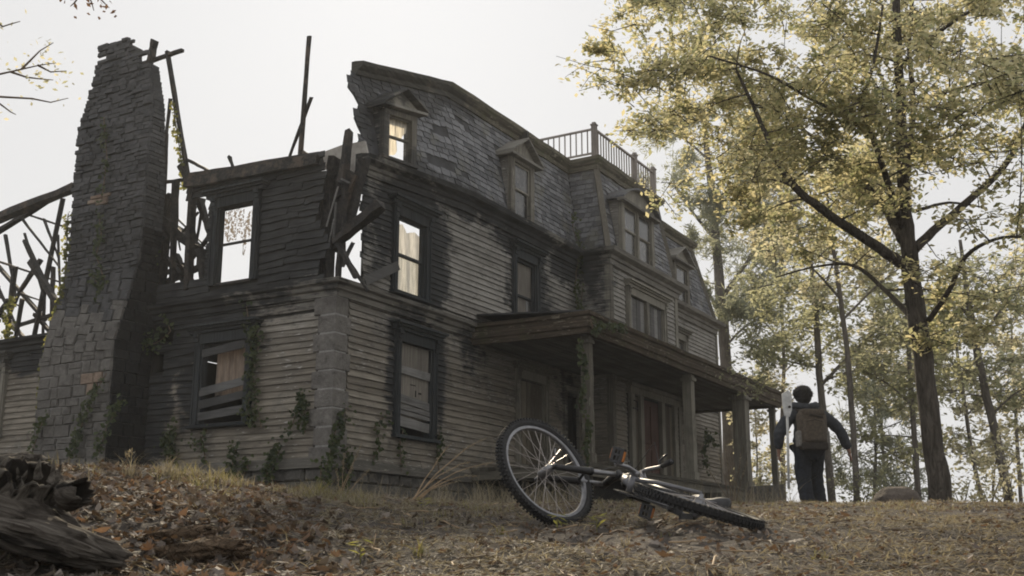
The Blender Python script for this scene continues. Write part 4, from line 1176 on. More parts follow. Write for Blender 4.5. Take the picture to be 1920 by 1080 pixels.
ivy('ivy clump low on the side wall below the boarded window', [[(325, 870), (320, 835), (316, 815), (335, 800)], [(310, 840), (330, 820)]], -.1, 'x', 240, .1, .085)
ivy('ivy sprig hanging below the side window sill', [[(385, 868), (383, 840), (374, 825), (388, 808)], [(362, 832), (380, 826)]], -.1, 'x', 150, .06, .08)
ivy('ivy on the foundation between sill and corner', [[(440, 905), (436, 870), (440, 840), (430, 835)], [(505, 915), (500, 880), (520, 850), (528, 835)], [(465, 880), (462, 865)]], -.12, 'x', 420, .09, .085)
ivy('thick ivy at the foot of the stone corner', [[(608, 920), (612, 880), (620, 840), (632, 800), (650, 765)], [(640, 915), (648, 880), (652, 845)], [(600, 900), (604, 860)]], -.06, 'y', 620, .1, .085)
ivy('ivy at the foot of the scorched front window', [[(752, 890), (752, 860), (750, 830), (756, 805)], [(822, 880), (820, 850), (824, 810)], [(700, 860), (712, 830), (703, 800), (726, 775)]], -.06, 'y', 330, .07, .08)
ivy('ivy running up the stepped joint beside the chimney foot', [[(228, 790), (240, 750), (250, 705), (262, 660), (275, 630)], [(265, 650), (300, 640), (320, 620), (310, 600)], [(240, 800), (250, 830)]], -.15, 'x', 520, .11, .09)
ivy('ivy across the lower chimney stones', [[(140, 850), (155, 790), (175, 740), (200, 700)], [(185, 850), (200, 800), (220, 765), (232, 750)], [(60, 850), (75, 800), (90, 780)]], -1.12, 'x', 620, .08, .09)
ivy('vine trailing down the middle of the chimney', [[(188, 640), (190, 600), (185, 560), (195, 520), (180, 480), (190, 440), (185, 400)], [(190, 540), (170, 515)], [(190, 380), (200, 300), (195, 220)]], -.68, 'x', 520, .07, .09, name='vine')
ivy('sunlit vine along the left edge of the chimney', [[(82, 700), (90, 640), (105, 590), (118, 540), (124, 500), (126, 440), (128, 400)], [(72, 780), (85, 700)]], -.72, 'x', 560, .06, .09, 'vine', name='vine')
ivy('vine in the corner between chimney and burnt wall', [[(272, 545), (276, 500), (282, 450), (290, 400), (295, 370)], [(285, 500), (295, 480)]], -.02, 'x', 260, .07, .085, name='vine')
ivy('vine hanging on the leaning pole right of the chimney', [[(345, 345), (342, 320), (338, 285), (330, 235), (324, 190)], [(330, 345), (352, 352)]], .22, 'x', 210, .05, .085, 'vine', name='vine')
ivy('ivy twined round the first porch post', [[(1102, 885), (1094, 840), (1104, 800), (1086, 760), (1092, 720), (1096, 690), (1084, 660), (1086, 640)]], -2.92, 'y', 420, .07, .1)
ivy('ivy hanging at the inner angle of the bay', [[(1085, 585), (1080, 560), (1078, 530), (1082, 505), (1088, 470), (1075, 430), (1072, 400)], [(1090, 580), (1092, 540)]], -.1, 'y', 330, .1, .1)
ivy('ivy trailing over the porch eave corner', [[(1108, 600), (1112, 625), (1125, 612), (1150, 612), (1170, 618)]], -3.16, 'y', 260, .06, .09)
ivy('dark ivy bunch under the porch by the far post', [[(1325, 880), (1315, 850), (1322, 820), (1340, 830)]], -.2, 'y', 140, .15, .14)
ivy('vine leaves caught on the burnt rafters at the frame edge', [[(15, 640), (12, 600), (20, 570), (30, 560)], [(18, 620), (25, 610)]], 1.6, 'x', 240, .09, .1, 'vine', name='vine')
# ------------------------------------------------------------------ trees
def leafq(mb, c, L, Wd, n, d):
    d = (d - n * d.dot(n))
    d = d.normalized() if d.length > 1e-6 else n.orthogonal().normalized()
    s_ = n.cross(d)
    b = len(mb.v)
    mb.v.extend([tuple(c - d * (L * .5)), tuple(c + s_ * (Wd * .5) + n * (L * .06)), tuple(c + d * (L * .5)), tuple(c - s_ * (Wd * .5) + n * (L * .06))])
    mb.f.append((b, b + 1, b + 2, b + 3)); mb.m.append(0)
def rv(k=1.0): return V((RN.gauss(0, k), RN.gauss(0, k), RN.gauss(0, k)))
def tree(name, label, cat, d0, trunk, limbs, clumps, mat, barkm, lsize, nleaf, group=None, needle=False, twigr=.011, base_col=None, rk=.5, lk=1.0):
    b0 = gs(trunk[0][0] if base_col is None else base_col, d0)
    T_ = thing(name, b0, label, cat, group)
    tp = [at(x, y, d0) for x, y, r in trunk]; rs = [r for x, y, r in trunk]
    rs = [r * rk for r in rs]
    tp = [b0 - V((0, 0, .25))] + tp; rs = [rs[0] * 1.25] + rs
    pts = []; rr = []
    for i in range(len(tp) - 1):
        for k in range(4):
            t = k / 4; pts.append(tp[i].lerp(tp[i + 1], t) + (rv(rs[i] * .06) if i + k else V((0, 0, 0)))); rr.append(rs[i] + (rs[i + 1] - rs[i]) * t)
    pts.append(tp[-1]); rr.append(rs[-1])
    tb = MB(); tb.tube(pts, rr, 12, jit=.05)
    nodes = [(p, r) for p, r in zip(pts, rr)][4:]
    tb.build('trunk', M[barkm], T_, True)
    lb = MB()
    for lm in limbs:
        lp = [at(x, y, d0 + dd) for x, y, r, dd in lm]; lr = [r * rk * lk for x, y, r, dd in lm]
        pp = []; pr = []
        for i in range(len(lp) - 1):
            a0 = lp[max(0, i - 1)]; a1 = lp[i]; a2 = lp[i + 1]; a3 = lp[min(len(lp) - 1, i + 2)]
            for k in range(5):
                t = k / 5
                q = .5 * ((2 * a1) + (a2 - a0) * t + (2 * a0 - 5 * a1 + 4 * a2 - a3) * t * t + (3 * a1 - a0 - 3 * a2 + a3) * t ** 3)
                pp.append(q + rv(lr[i] * .06)); pr.append(lr[i] + (lr[i + 1] - lr[i]) * t)
        pp.append(lp[-1]); pr.append(lr[-1])
        lb.tube(pp, pr, 8, jit=.05)
        nodes += list(zip(pp, pr))
    lf = MB()
    for (cx, cy, dd, R_) in clumps:
        if 1478 < cx < 1565 and 690 < cy < 790: continue     # clear sky between porch end and trunks
        c = at(cx, cy, d0 + dd)
        best = min(nodes, key=lambda q: (q[0] - c).length + max(0, q[0].z - c.z) * .8)
        s0 = best[0]; L = (c - s0).length
        mid = s0.lerp(c, .5) + V((0, 0, .08 * L)) + rv(.06 * L)
        r0 = min(best[1] * .6, twigr * (1 + L * .6))
        cp = [s0.lerp(mid, k / 4).lerp(mid.lerp(c, k / 4), k / 4) for k in range(5)]
        lb.tube(cp, [r0 * (1 - .75 * k / 4) for k in range(5)], 5, cap=False)
        if L > .5: nodes.append((cp[2], r0 * .6)); nodes.append((c, r0 * .3))
        tw = max(4, int(9 * R_ / .6)); per = max(3, int(nleaf / tw))
        for q in range(tw):
            dr = rv(); dr.z *= .45; dr = dr.normalized() * R_ * RN.uniform(.5, 1.15)
            st = c + rv(R_ * .2); en = c + dr
            lb.tube([st, st.lerp(en, .5) + rv(.05 * R_), en], [.006 + .0015 * d0 / 15, .005, .003], 4, cap=False)
            for k in range(per):
                t = RN.random() ** .7
                pos_ = st.lerp(en, t) + rv(.06 * R_ + .025)
                if needle:
                    n = rv().normalized(); leafq(lf, pos_, lsize * RN.uniform(.8, 1.3), lsize * .16, n, rv())
                else:
                    n = (V((0, 0, 1)) + rv(.6)).normalized(); q_ = lsize * RN.uniform(.45, 1.45); leafq(lf, pos_, q_, q_ * RN.uniform(.4, .65), n, rv())
    bo_ = lb.build('branches', M[barkm], T_, True)
    if not limbs: bo_['kind'] = 'stuff'
    lf.build('crown', M[mat], T_)
    return T_
def field(n, x0, x1, y0, y1, keep, dd=2.0, r0=.4, r1=.75):
    out = []; tries = 0
    while len(out) < n and tries < n * 30:
        tries += 1
        x = RN.uniform(x0, x1); y = RN.uniform(y0, y1)
        if RN.random() < keep(x, y): out.append((x, y, RN.uniform(-dd, dd), RN.uniform(r0, r1)))
    return out
def oak_keep(x, y):
    if y < 330:
        left = 1085 + max(0, y - 90) * .6 + (30 if y < 40 else 0)
        if x < left: return 0
        if x < left + 90: return .7
        if 1740 < x and 200 < y: return .5
        return 1.0
    if x > 1740 and y < 470: return .25
    if x > 1725 and 480 < y < 640: return .9 if x < 1850 else .3
    if 1400 < x < 1660 and y < 470: return .6
    if 1220 < x <= 1400 and y < 400: return .5
    return 0
oak_limbs = [
    [(1702, 500, .15, 0), (1650, 466, .125, -.4), (1555, 402, .105, -.9), (1492, 352, .085, -1.2), (1457, 300, .07, -1.4), (1420, 215, .05, -1.5), (1380, 130, .03, -1.6)],
    [(1712, 470, .13, 0), (1760, 424, .105, .3), (1812, 380, .095, .5), (1868, 328, .08, .6), (1900, 285, .07, .6), (1925, 225, .05, .6)],
    [(1692, 450, .13, 0), (1655, 385, .10, .8), (1600, 325, .085, 1.4), (1545, 272, .07, 1.8), (1515, 250, .05, 2.0), (1440, 200, .03, 2.3)],
    [(1694, 430, .10, 0), (1662, 335, .08, -.6), (1640, 268, .065, -.9), (1618, 200, .05, -1.1), (1640, 110, .04, -1.2), (1655, 10, .03, -1.2)],
    [(1640, 262, .06, -.9), (1590, 222, .045, -1.3), (1510, 180, .035, -1.8), (1440, 140, .03, -2.2), (1330, 105, .02, -2.4)],
    [(1700, 330, .09, 0), (1712, 200, .075, .5), (1705, 90, .06, .8), (1712, -20, .05, 1.0)],
    [(1698, 300, .07, .2), (1655, 150, .05, 1.2), (1600, 60, .035, 1.8), (1560, -30, .03, 2)],
    [(1742, 600, .07, 0), (1782, 540, .06, -.5), (1812, 480, .05, -.8), (1868, 448, .035, -1.0), (1925, 444, .03, -1.1)],
    [(1722, 610, .08, 0), (1660, 545, .06, .6), (1600, 498, .045, 1.0), (1530, 500, .03, 1.3), (1455, 520, .02, 1.5)],
    [(1690, 120, .06, 0), (1760, 60, .05, -.4), (1830, 15, .04, -.7), (1900, -20, .03, -.8)],
    [(1720, 395, .05, .3), (1780, 380, .035, .9), (1850, 390, .02, 1.3)],
    [(1690, 200, .05, 0), (1780, 170, .04, .5), (1880, 150, .025, 1)]]
tree('oak_tree', 'large oak with spreading limbs and golden leaves on the right', 'tree', 15.0,
     [(1764, 935, .185), (1752, 850, .165), (1737, 730, .155), (1722, 610, .15), (1706, 500, .145), (1697, 400, .11), (1692, 280, .095), (1686, 150, .08), (1680, 0, .07), (1676, -90, .05)],
     oak_limbs, field(185, 1060, 1940, -40, 640, oak_keep, 2.2, .38, .7), 'oakleaf', 'bark', .078, 290, rk=.78, lk=.68)
tree('pine_tree', 'tall pine with grey-green needles just past the house end', 'tree', 46.0,
     [(1368, 800, .30), (1358, 640, .27), (1346, 500, .24), (1334, 360, .19), (1320, 230, .12), (1312, 190, .06)],
     [[(1352, 560, .13, 0), (1395, 500, .10, .5), (1430, 450, .07, 1), (1465, 425, .04, 1.2)], [(1356, 600, .1, 0), (1325, 545, .08, -.6), (1300, 520, .05, -1)], [(1342, 450, .10, 0), (1300, 400, .07, -.5), (1265, 350, .05, -1)],
      [(1338, 400, .09, 0), (1385, 350, .06, .5), (1420, 320, .04, 1)], [(1328, 300, .07, 0), (1285, 262, .05, 0), (1240, 240, .03, 0)], [(1360, 650, .07, 0), (1400, 610, .05, 1), (1450, 585, .03, 1.5)]],
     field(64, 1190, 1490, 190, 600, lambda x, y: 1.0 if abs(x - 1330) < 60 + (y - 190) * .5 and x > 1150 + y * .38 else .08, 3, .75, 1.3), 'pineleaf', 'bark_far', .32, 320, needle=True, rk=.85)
tree('maple_tree', 'golden leafed tree standing behind the oak limbs', 'tree', 24.0,
     [(1606, 930, .13), (1600, 800, .12), (1588, 650, .11), (1570, 520, .09), (1556, 420, .07), (1548, 330, .05)],
     [[(1580, 600, .06, 0), (1640, 540, .04, .5), (1690, 500, .03, .6)], [(1575, 560, .06, 0), (1520, 500, .04, -.4), (1470, 470, .03, -.5)], [(1560, 440, .05, 0), (1500, 390, .04, .4), (1450, 360, .02, .6)], [(1555, 400, .05, 0), (1610, 350, .04, .4), (1650, 320, .02, .6)]],
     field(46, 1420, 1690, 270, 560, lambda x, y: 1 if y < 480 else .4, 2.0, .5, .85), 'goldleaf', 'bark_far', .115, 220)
tree('forked_tree', 'slender forked trunk right behind the walking person', 'tree', 29.0,
     [(1560, 940, .2), (1546, 800, .18), (1536, 700, .17), (1530, 600, .15), (1524, 520, .12), (1515, 440, .07)],
     [[(1542, 720, .1, 0), (1590, 670, .08, .4), (1650, 615, .06, .8), (1720, 560, .03, 1)], [(1532, 590, .09, 0), (1550, 530, .07, 0), (1570, 470, .05, 0)], [(1540, 690, .07, 0), (1490, 680, .05, .3), (1430, 665, .03, .4)], [(1528, 560, .06, 0), (1480, 530, .04, -.4), (1420, 540, .03, -.5)]],
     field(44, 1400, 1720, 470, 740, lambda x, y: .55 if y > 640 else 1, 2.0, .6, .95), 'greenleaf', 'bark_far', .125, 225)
tree('leaning_tree', 'leaning pale trunk at the right edge of the frame', 'tree', 22.0,
     [(1892, 930, .17), (1868, 820, .155), (1845, 720, .14), (1825, 620, .13), (1812, 540, .10), (1800, 450, .06)],
     [[(1832, 650, .06, 0), (1870, 590, .05, .3), (1910, 540, .03, .4)], [(1820, 600, .06, 0), (1790, 560, .04, 0), (1760, 540, .03, 0)], [(1858, 780, .05, 0), (1900, 740, .03, 0), (1940, 720, .02, 0)]],
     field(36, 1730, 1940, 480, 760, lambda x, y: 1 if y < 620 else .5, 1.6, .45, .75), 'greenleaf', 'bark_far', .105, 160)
tree('thin_tree', 'thin straight trunk just left of the oak trunk', 'tree', 26.0,
     [(1722, 940, .13), (1714, 820, .12), (1706, 690, .10), (1700, 580, .08), (1696, 500, .05)], [[(1710, 760, .05, 0), (1665, 720, .04, 0), (1625, 700, .03, 0)], [(1706, 700, .05, 0), (1750, 660, .03, 0)]],
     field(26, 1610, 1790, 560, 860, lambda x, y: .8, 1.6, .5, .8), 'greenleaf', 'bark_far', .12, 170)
tree('thin_tree', 'thin tree between the oak and the leaning trunk', 'tree', 27.0,
     [(1842, 940, .10), (1822, 850, .09), (1806, 740, .08), (1792, 640, .06), (1786, 560, .04)], [[(1812, 780, .04, 0), (1850, 740, .03, 0), (1890, 720, .02, 0)], [(1800, 700, .04, 0), (1770, 660, .03, 0)]],
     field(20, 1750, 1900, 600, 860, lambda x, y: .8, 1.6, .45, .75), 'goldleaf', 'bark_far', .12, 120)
tree('sapling', 'thin sapling visible between porch and person', 'tree', 44.0,
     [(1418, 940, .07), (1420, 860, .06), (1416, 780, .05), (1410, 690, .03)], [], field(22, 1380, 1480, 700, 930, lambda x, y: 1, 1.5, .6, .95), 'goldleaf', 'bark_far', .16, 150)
tree('cedar_tree', 'dark evergreen low behind the right arm of the person', 'tree', 34.0,
     [(1640, 940, .1), (1642, 850, .08), (1640, 760, .06), (1638, 690, .03)], [[(1641, 830, .04, 0), (1600, 810, .03, 0), (1570, 800, .02, 0)], [(1641, 810, .04, 0), (1690, 790, .03, 0)]],
     field(30, 1560, 1740, 690, 935, lambda x, y: 1 if abs(x - 1645) < 40 + (y - 690) * .35 else .15, 1.5, .5, .85), 'pineleaf', 'bark_far', .24, 130, needle=True)
tree('far_tree', 'distant pale tree filling the gap beyond the porch roof', 'tree', 46.0,
     [(1470, 950, .2), (1466, 800, .17), (1470, 680, .14), (1465, 560, .1), (1460, 470, .06)], [[(1468, 700, .08, 0), (1520, 650, .05, 0)], [(1467, 640, .08, 0), (1420, 590, .05, 0)]],
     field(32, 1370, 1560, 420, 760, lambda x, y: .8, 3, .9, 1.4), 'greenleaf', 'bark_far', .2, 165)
tree('far_tree', 'distant slim tree right of the person near the boulder', 'tree', 44.0,
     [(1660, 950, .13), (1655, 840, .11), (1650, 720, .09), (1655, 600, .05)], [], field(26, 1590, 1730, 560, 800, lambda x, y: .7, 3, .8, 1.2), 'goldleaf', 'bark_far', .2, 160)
tree('far_tree', 'distant slim tree at the far right margin', 'tree', 40.0,
     [(1915, 950, .13), (1908, 840, .11), (1900, 700, .09), (1896, 600, .05)], [], field(30, 1830, 1960, 420, 900, lambda x, y: .7, 3, .7, 1.1), 'goldleaf', 'bark_far', .19, 150)
# low shrubs along the wood's edge
def shrub(label, px, d, clumps, mat, n=120, ls=.1):
    b = gs(px, d); T_ = thing('shrub', b, label, 'shrub'); st = MB(); lf = MB()
    for (cx, cy, R_) in clumps:
        c = at(cx, cy, d) + FH * RN.uniform(-.4, .4)
        st.tube([b + rv(.08) - V((0, 0, .05)), b.lerp(c, .6) + rv(.08), c], [.018, .012, .005], 5)
        for k in range(n):
            p = c + rv(R_ * .5); leafq(lf, p, ls * RN.uniform(.6, 1.2), ls * .55, (V((0, 0, 1)) + rv(.8)).normalized(), rv())
    st.build('stems', M['twig'], T_); lf.build('foliage', M[mat], T_)
shrub('yellowing shrub at the right margin below the leaning trunk', 1880, 20, [(1850, 880, .35), (1895, 850, .4), (1915, 890, .35), (1870, 830, .3), (1840, 920, .3), (1900, 925, .35)], 'goldleaf', 110, .09)
shrub('straggly shrub behind the porch end, left of the person', 1430, 43, [(1405, 900, .6), (1440, 890, .6), (1425, 860, .6), (1460, 915, .5), (1400, 930, .5)], 'greenleaf', 70, .14)
shrub('low shrub between the person and the boulder', 1620, 24, [(1590, 915, .35), (1625, 905, .35), (1650, 925, .3), (1600, 935, .3)], 'greenleaf', 90, .09)
shrub('low brush just right of the oak trunk', 1810, 23, [(1795, 915, .3), (1820, 900, .35), (1845, 935, .3), (1780, 935, .3)], 'goldleaf', 90, .09)
# sprigs of a tree overhanging the left of the view
def sprig(label, d, paths, nl, mat, ls):
    P = [[at(x, y, d) for x, y in p] for p in paths]
    T_ = thing('overhanging_branch', P[0][0], label, 'branch'); st = MB(); lf = MB()
    for p in P:
        st.tube(p, [.010 * (1 - .7 * i / (len(p) - 1)) for i in range(len(p))], 5)
        for i in range(nl):
            t = RN.uniform(.25, 1) * (len(p) - 1); k = min(int(t), len(p) - 2); c = p[k].lerp(p[k + 1], t - k)
            leafq(lf, c + rv(.05 * d / 7), ls * RN.uniform(.5, 1.2), ls * .5, (V((0, 0, 1)) + rv(.8)).normalized(), rv())
    st.build('twigs', M['twig'], T_); lf.build('leaves', M[mat], T_)
sprig('leafy twig reaching in from the left edge against the sky', 9.0, [[(-60, 150), (0, 139), (40, 130), (75, 122), (105, 118)], [(20, 135), (50, 145), (75, 148), (100, 150)], [(40, 130), (60, 110), (75, 95), (100, 80)], [(70, 122), (95, 135), (125, 133)]], 22, 'goldleaf', .05)
sprig('small orange leaf spray at the top left edge', 9.0, [[(150, -60), (165, -10), (172, 5), (176, 20)], [(160, -30), (190, 0), (205, 15)], [(158, -20), (140, 5), (132, 12)]], 12, 'litter_rust', .06)
sprig('sparse wispy twig tips low on the left sky', 9.0, [[(-40, 190), (0, 195), (20, 210), (30, 215)], [(-30, 180), (60, 185), (95, 192), (128, 184)], [(-20, 30), (5, 50), (20, 45), (38, 40)]], 6, 'goldleaf', .045)
# ------------------------------------------------------------------ bicycle lying on its right side
def cpt(lat, d, z): 
    p = EYE + FH * d + CR * lat
    return V((p.x, p.y, z))
def cv(lat, dep, up): return FH * dep + CR * lat + V((0, 0, up))
gb = gz(*(EYE + FH * 6.2 + CR * .7).xy)
BB = cpt(.655, 6.18, .40)
nL = cv(.28, -.13, .95).normalized()               # left side of the bike, facing up
fw = cv(-.72, .69, 0); fw = (fw - nL * fw.dot(nL)).normalized()
bu = fw.cross(-nL).normalized()                    # bike "up" direction
if bu.dot(cv(.69, .72, 0)) < 0: bu = -bu
def bp(f, u, s=0.0): return BB + fw * f + bu * u + nL * s
BK = thing('bicycle', cpt(.7, 6.1, gb), 'mountain bike with silver frame lying on its side, front wheel raised', 'bicycle')
RW_ = .345
def wheel(name, C, ax, R_=.345):
    ax = ax.normalized(); a = ax.orthogonal().normalized(); b = ax.cross(a)
    def P(r, t, o): return C + (a * math.cos(t) + b * math.sin(t)) * r + ax * o
    hub = MB(); hub.tube([C - ax * .065, C - ax * .05, C - ax * .045, C + ax * .045, C + ax * .05, C + ax * .065], [.012, .012, .027, .027, .012, .012], 12)
    hub.tube([C - ax * .03, C + ax * .03], [.018, .018], 12)
    Wh = hub.build(name, M['silver'], BK, True)
    ty = MB(); n = 72; prof = [(R_ - .045, -.018), (R_ - .03, -.026), (R_ - .012, -.024), (R_ - .003, -.010), (R_ - .003, .010), (R_ - .012, .024), (R_ - .03, .026), (R_ - .045, .018)]
    m = len(prof); vs = [P(r, 2 * math.pi * i / n, o) for i in range(n) for r, o in prof]
    fs = [(i * m + j, ((i + 1) % n) * m + j, ((i + 1) % n) * m + (j + 1) % m, i * m + (j + 1) % m) for i in range(n) for j in range(m)]
    ty.add(vs, fs)
    kn = 84
    for i in range(kn):
        t = 2 * math.pi * i / kn; h = .45 * 2 * math.pi / kn
        for (o0, o1, r0, r1, sh) in ((-.027, -.016, R_ - .016, R_ + .001, 0), (-.010, .010, R_ - .006, R_ + .004, .5), (.016, .027, R_ - .016, R_ + .001, 0)):
            t0 = t + sh * 2 * h; q = [P(r, tt, o) for r in (r0, r1) for tt in (t0, t0 + h) for o in (o0, o1)]
            ty.add(q, [(0, 1, 3, 2), (4, 6, 7, 5), (0, 4, 5, 1), (2, 3, 7, 6), (0, 2, 6, 4), (1, 5, 7, 3)])
    ty.build('tyre', M['rubber'], Wh, fix=True)
    rm = MB(); prof = [(R_ - .066, -.008), (R_ - .062, -.013), (R_ - .043, -.0135), (R_ - .043, .0135), (R_ - .062, .013), (R_ - .066, .008)]
    m = len(prof); vs = [P(r, 2 * math.pi * i / n, o) for i in range(n) for r, o in prof]
    rm.add(vs, [(i * m + j, ((i + 1) % n) * m + j, ((i + 1) % n) * m + (j + 1) % m, i * m + (j + 1) % m) for i in range(n) for j in range(m)])
    rm.build('rim', M['silver'], Wh, fix=True)
    for i in range(32):
        t = 2 * math.pi * i / 32; sd = .042 if i % 2 else -.042; lean = .5 if (i // 2) % 2 else -.5
        s_ = MB(); s_.tube([P(.025, t + lean * 1.9, sd), P(R_ - .064, t, sd * .05)], .0016, 5, cap=False); s_.build('spoke', M['spoke'], Wh)
    return Wh
# front wheel: pose read from its ellipse
fc = at(1023, 884, 6.58)
fax = (CR * .605 + CU * .574 - CF * .55).normalized()
WF = wheel('front_wheel', fc, fax)
rc = bp(-.425, .04, 0)
WR = wheel('rear_wheel', rc, nL)
# frame
ht_t = bp(.445, .60); ht_b = bp(.485, .47)
st_t = bp(-.14, .44)
fr = MB()
fr.tube([ht_b, ht_t], .023, 12); fr.tube([ht_b.lerp(ht_t, .15), bp(.02, .01)], [.024, .026], 12); fr.tube([ht_b.lerp(ht_t, .85), st_t.lerp(bp(0, 0), .1)], .019, 12)
fr.tube([bp(0, 0), st_t], .017, 12); fr.tube([bp(0, 0, -.045), bp(0, 0, .045)], .025, 12)
for s_ in (-1, 1):
    fr.tube([bp(-.02, 0, s_ * .03), bp(-.15, .01, s_ * .05), bp(-.41, .035, s_ * .068)], [.013, .012, .010], 8)
    fr.tube([st_t.lerp(bp(0, 0), .12) + nL * s_ * .02, bp(-.22, .34, s_ * .045), bp(-.41, .05, s_ * .068)], [.010, .009, .009], 8)
FRM = fr.build('frame', M['frame'], BK, True)
dc = MB(); dc.tube([bp(.33, .34, .0), bp(.12, .12, 0)], .0275, 12); dc.build('down_tube_decal', M['black'], FRM, True)
# fork
sax = (ht_b - ht_t).normalized()
crown = at(1146, 899, 6.80)
fk = MB()
fk.tube([ht_b, crown], [.02, .022], 10)
fdir = (fc - crown).normalized()
for s_ in (-1, 1):
    c0 = crown + fax * s_ * .06; e0 = fc + fax * s_ * .06
    fk.tube([crown - fax * s_ * .02, c0 + fax * s_ * .02], .024, 10); fk.tube([c0 - fdir * .02, c0.lerp(e0, .45)], .0155, 10, mi=1); fk.tube([c0.lerp(e0, .42), c0.lerp(e0, .46), e0], [.024, .023, .016], 10)
    fk.tube([c0.lerp(e0, .40), c0.lerp(e0, .44)], .026, 10)
fk.tube([c0.lerp(e0, .5), (crown - fax * .06).lerp(fc - fax * .06, .5) - fdir * .04 ], .010, 6)
fk.build('fork', [M['black'], M['silver']], BK, True)
q = MB(); q.tube([fc + fax * .06, fc + fax * .095], .008, 6); q.tube([fc + fax * .09, fc + fax * .09 + CU * .09 + CR * .0], [.006, .004], 6); q.tube([fc - fax * .06, fc - fax * .10], .009, 6); q.build('quick_release', M['silver'], BK, True)
# stem, handlebar, grips
stem_t = ht_t + (ht_t - ht_b).normalized() * .05
stem_f = stem_t - fdir * .02 + (fdir.cross(fax)).normalized() * .0 
fwd2 = fax.cross((crown - fc).normalized()).normalized()
if fwd2.dot(fw) < 0: fwd2 = -fwd2
stem_e = stem_t + fwd2 * .08
s_ = MB(); s_.tube([ht_t, stem_t], .019, 10); s_.tube([stem_t - fwd2 * .02, stem_e], [.02, .018], 10); s_.build('stem', M['silver'], BK, True)
hdir = (CR * .40 + CU * .36 - CF * .80).normalized()
hb = MB(); hp = [stem_e + hdir * t + (ht_t - ht_b).normalized() * (.035 * min(1, max(0, abs(t) - .04) / .1)) for t in (-.29, -.15, -.04, .04, .15, .29)]
hb.tube(hp, .0125, 8); HB = hb.build('handlebar', M['silver'], BK, True)
for a, b in ((hp[0], hp[1]), (hp[5], hp[4])):
    g_ = MB(); g_.tube([a, a.lerp(b, .75)], [.018, .016], 10); g_.build('grip', M['rubber'], HB, True)
    l_ = MB(); c0 = a.lerp(b, .85); l_.tube([c0, c0 + fwd2 * .04, c0.lerp(a, .8) + fwd2 * .06], [.009, .008, .006], 6); l_.build('brake_lever', M['black'], HB, True)
# saddle
sp_ = MB(); spt = st_t + (st_t - bp(0, 0)).normalized() * .07; sp_.tube([st_t, spt], .0135, 10); sp_.tube([st_t - (st_t - bp(0, 0)).normalized() * .02, st_t + (st_t - bp(0, 0)).normalized() * .02], .022, 10); sp_.build('seat_post', M['silver'], BK, True)
sl = MB(); vs = []; n = 12; prof = [(-.11, .06), (-.095, .072), (-.04, .064), (.02, .04), (.07, .026), (.12, .018), (.13, .008)]
for f_, hw in prof:
    for i in range(n):
        t = 2 * math.pi * i / n
        vs.append(spt + bu * (.035 + .02 * math.sin(t) * (1 if math.sin(t) > 0 else 1.6)) + nL * (math.cos(t) * hw) + fw * f_)
sl.add(vs, [(i * n + j, i * n + (j + 1) % n, i * n + n + (j + 1) % n, i * n + n + j) for i in range(len(prof) - 1) for j in range(n)] + [tuple(range(n)), tuple((len(prof) - 1) * n + j for j in range(n))])
SD = sl.build('saddle', M['black'], BK, True, fix=True)
for s_ in (-1, 1):
    r_ = MB(); r_.tube([spt + bu * .02 + fw * .1 + nL * s_ * .015, spt + nL * s_ * .022, spt + bu * .02 - fw * .09 + nL * s_ * .03], .0035, 6); r_.build('saddle_rail', M['silver'], SD)
r_ = MB(); c0 = spt - bu * .05 - fw * .03; r_.tube([c0, c0 - fw * .012], .022, 12); r_.build('rear_reflector', M['redlens'], BK)
# cranks and pedals
def pedal(par, c, ax_, ref):
    p = MB(); u = ax_.normalized(); a = ref.normalized(); b = u.cross(a)
    for s_ in (-1, 1):
        p.beam(c + a * s_ * .030 + u * .01, c + a * s_ * .030 + u * .085, .022, .02, up=b)
    for t in (.012, .048, .082): p.beam(c - a * .038 + u * t, c + a * .038 + u * t, .012, .02, up=b)
    p.tube([c, c + u * .09], .008, 8)
    P_ = p.build('pedal', M['black'], par)
    for s_ in (-1, 1):
        r = MB(); r.beam(c + a * s_ * .044 + u * .02, c + a * s_ * .044 + u * .075, .006, .014, up=b); r.build('pedal_reflector', M['amber'], BK)
pl = at(1131, 873, 6.02)
cd = (pl - bp(0, 0, .065)); cd = (cd - nL * cd.dot(nL)).normalized()
c1 = bp(0, 0, .065); c2 = c1 + cd * .17 + nL * .02
ck = MB(); ck.tube([c1, c1.lerp(c2, .4) + nL * .012, c2], [.016, .012, .011], 8); ck.tube([c1 - nL * .02, c1 + nL * .012], .02, 10); CK = ck.build('crank', M['silver'], BK, True)
pedal(CK, c2, nL, fw)
c3 = bp(0, 0, -.06); c4 = c3 - cd * .17 - nL * .015
ck = MB(); ck.tube([c3, c3.lerp(c4, .4), c4], [.016, .012, .011], 8); CK2 = ck.build('crank', M['black'], BK, True)
pedal(CK2, c4, -nL, fw)
cr = MB(); n = 44; vs = []
for i in range(n):
    t = 2 * math.pi * i / n
    for r, o in ((.062, -.052), (.085 if i % 2 else .092, -.052), (.085 if i % 2 else .092, -.056), (.062, -.056)): vs.append(bp(math.cos(t) * r, math.sin(t) * r, o))
cr.add(vs, [(i * 4 + j, ((i + 1) % n) * 4 + j, ((i + 1) % n) * 4 + (j + 1) % 4, i * 4 + (j + 1) % 4) for i in range(n) for j in range(4)])
for k in range(5):
    t = 2 * math.pi * k / 5; cr.beam(bp(0, 0, -.054), bp(math.cos(t) * .07, math.sin(t) * .07, -.054), .018, .004)
cr.build('chainring', M['black'], BK, fix=True)
cs = MB()
for k, r in enumerate((.05, .044, .038, .032, .027, .022)): cs.tube([rc - nL * (.03 + k * .005), rc - nL * (.0325 + k * .005)], r, 20)
cs.build('cassette', M['silver'], BK)
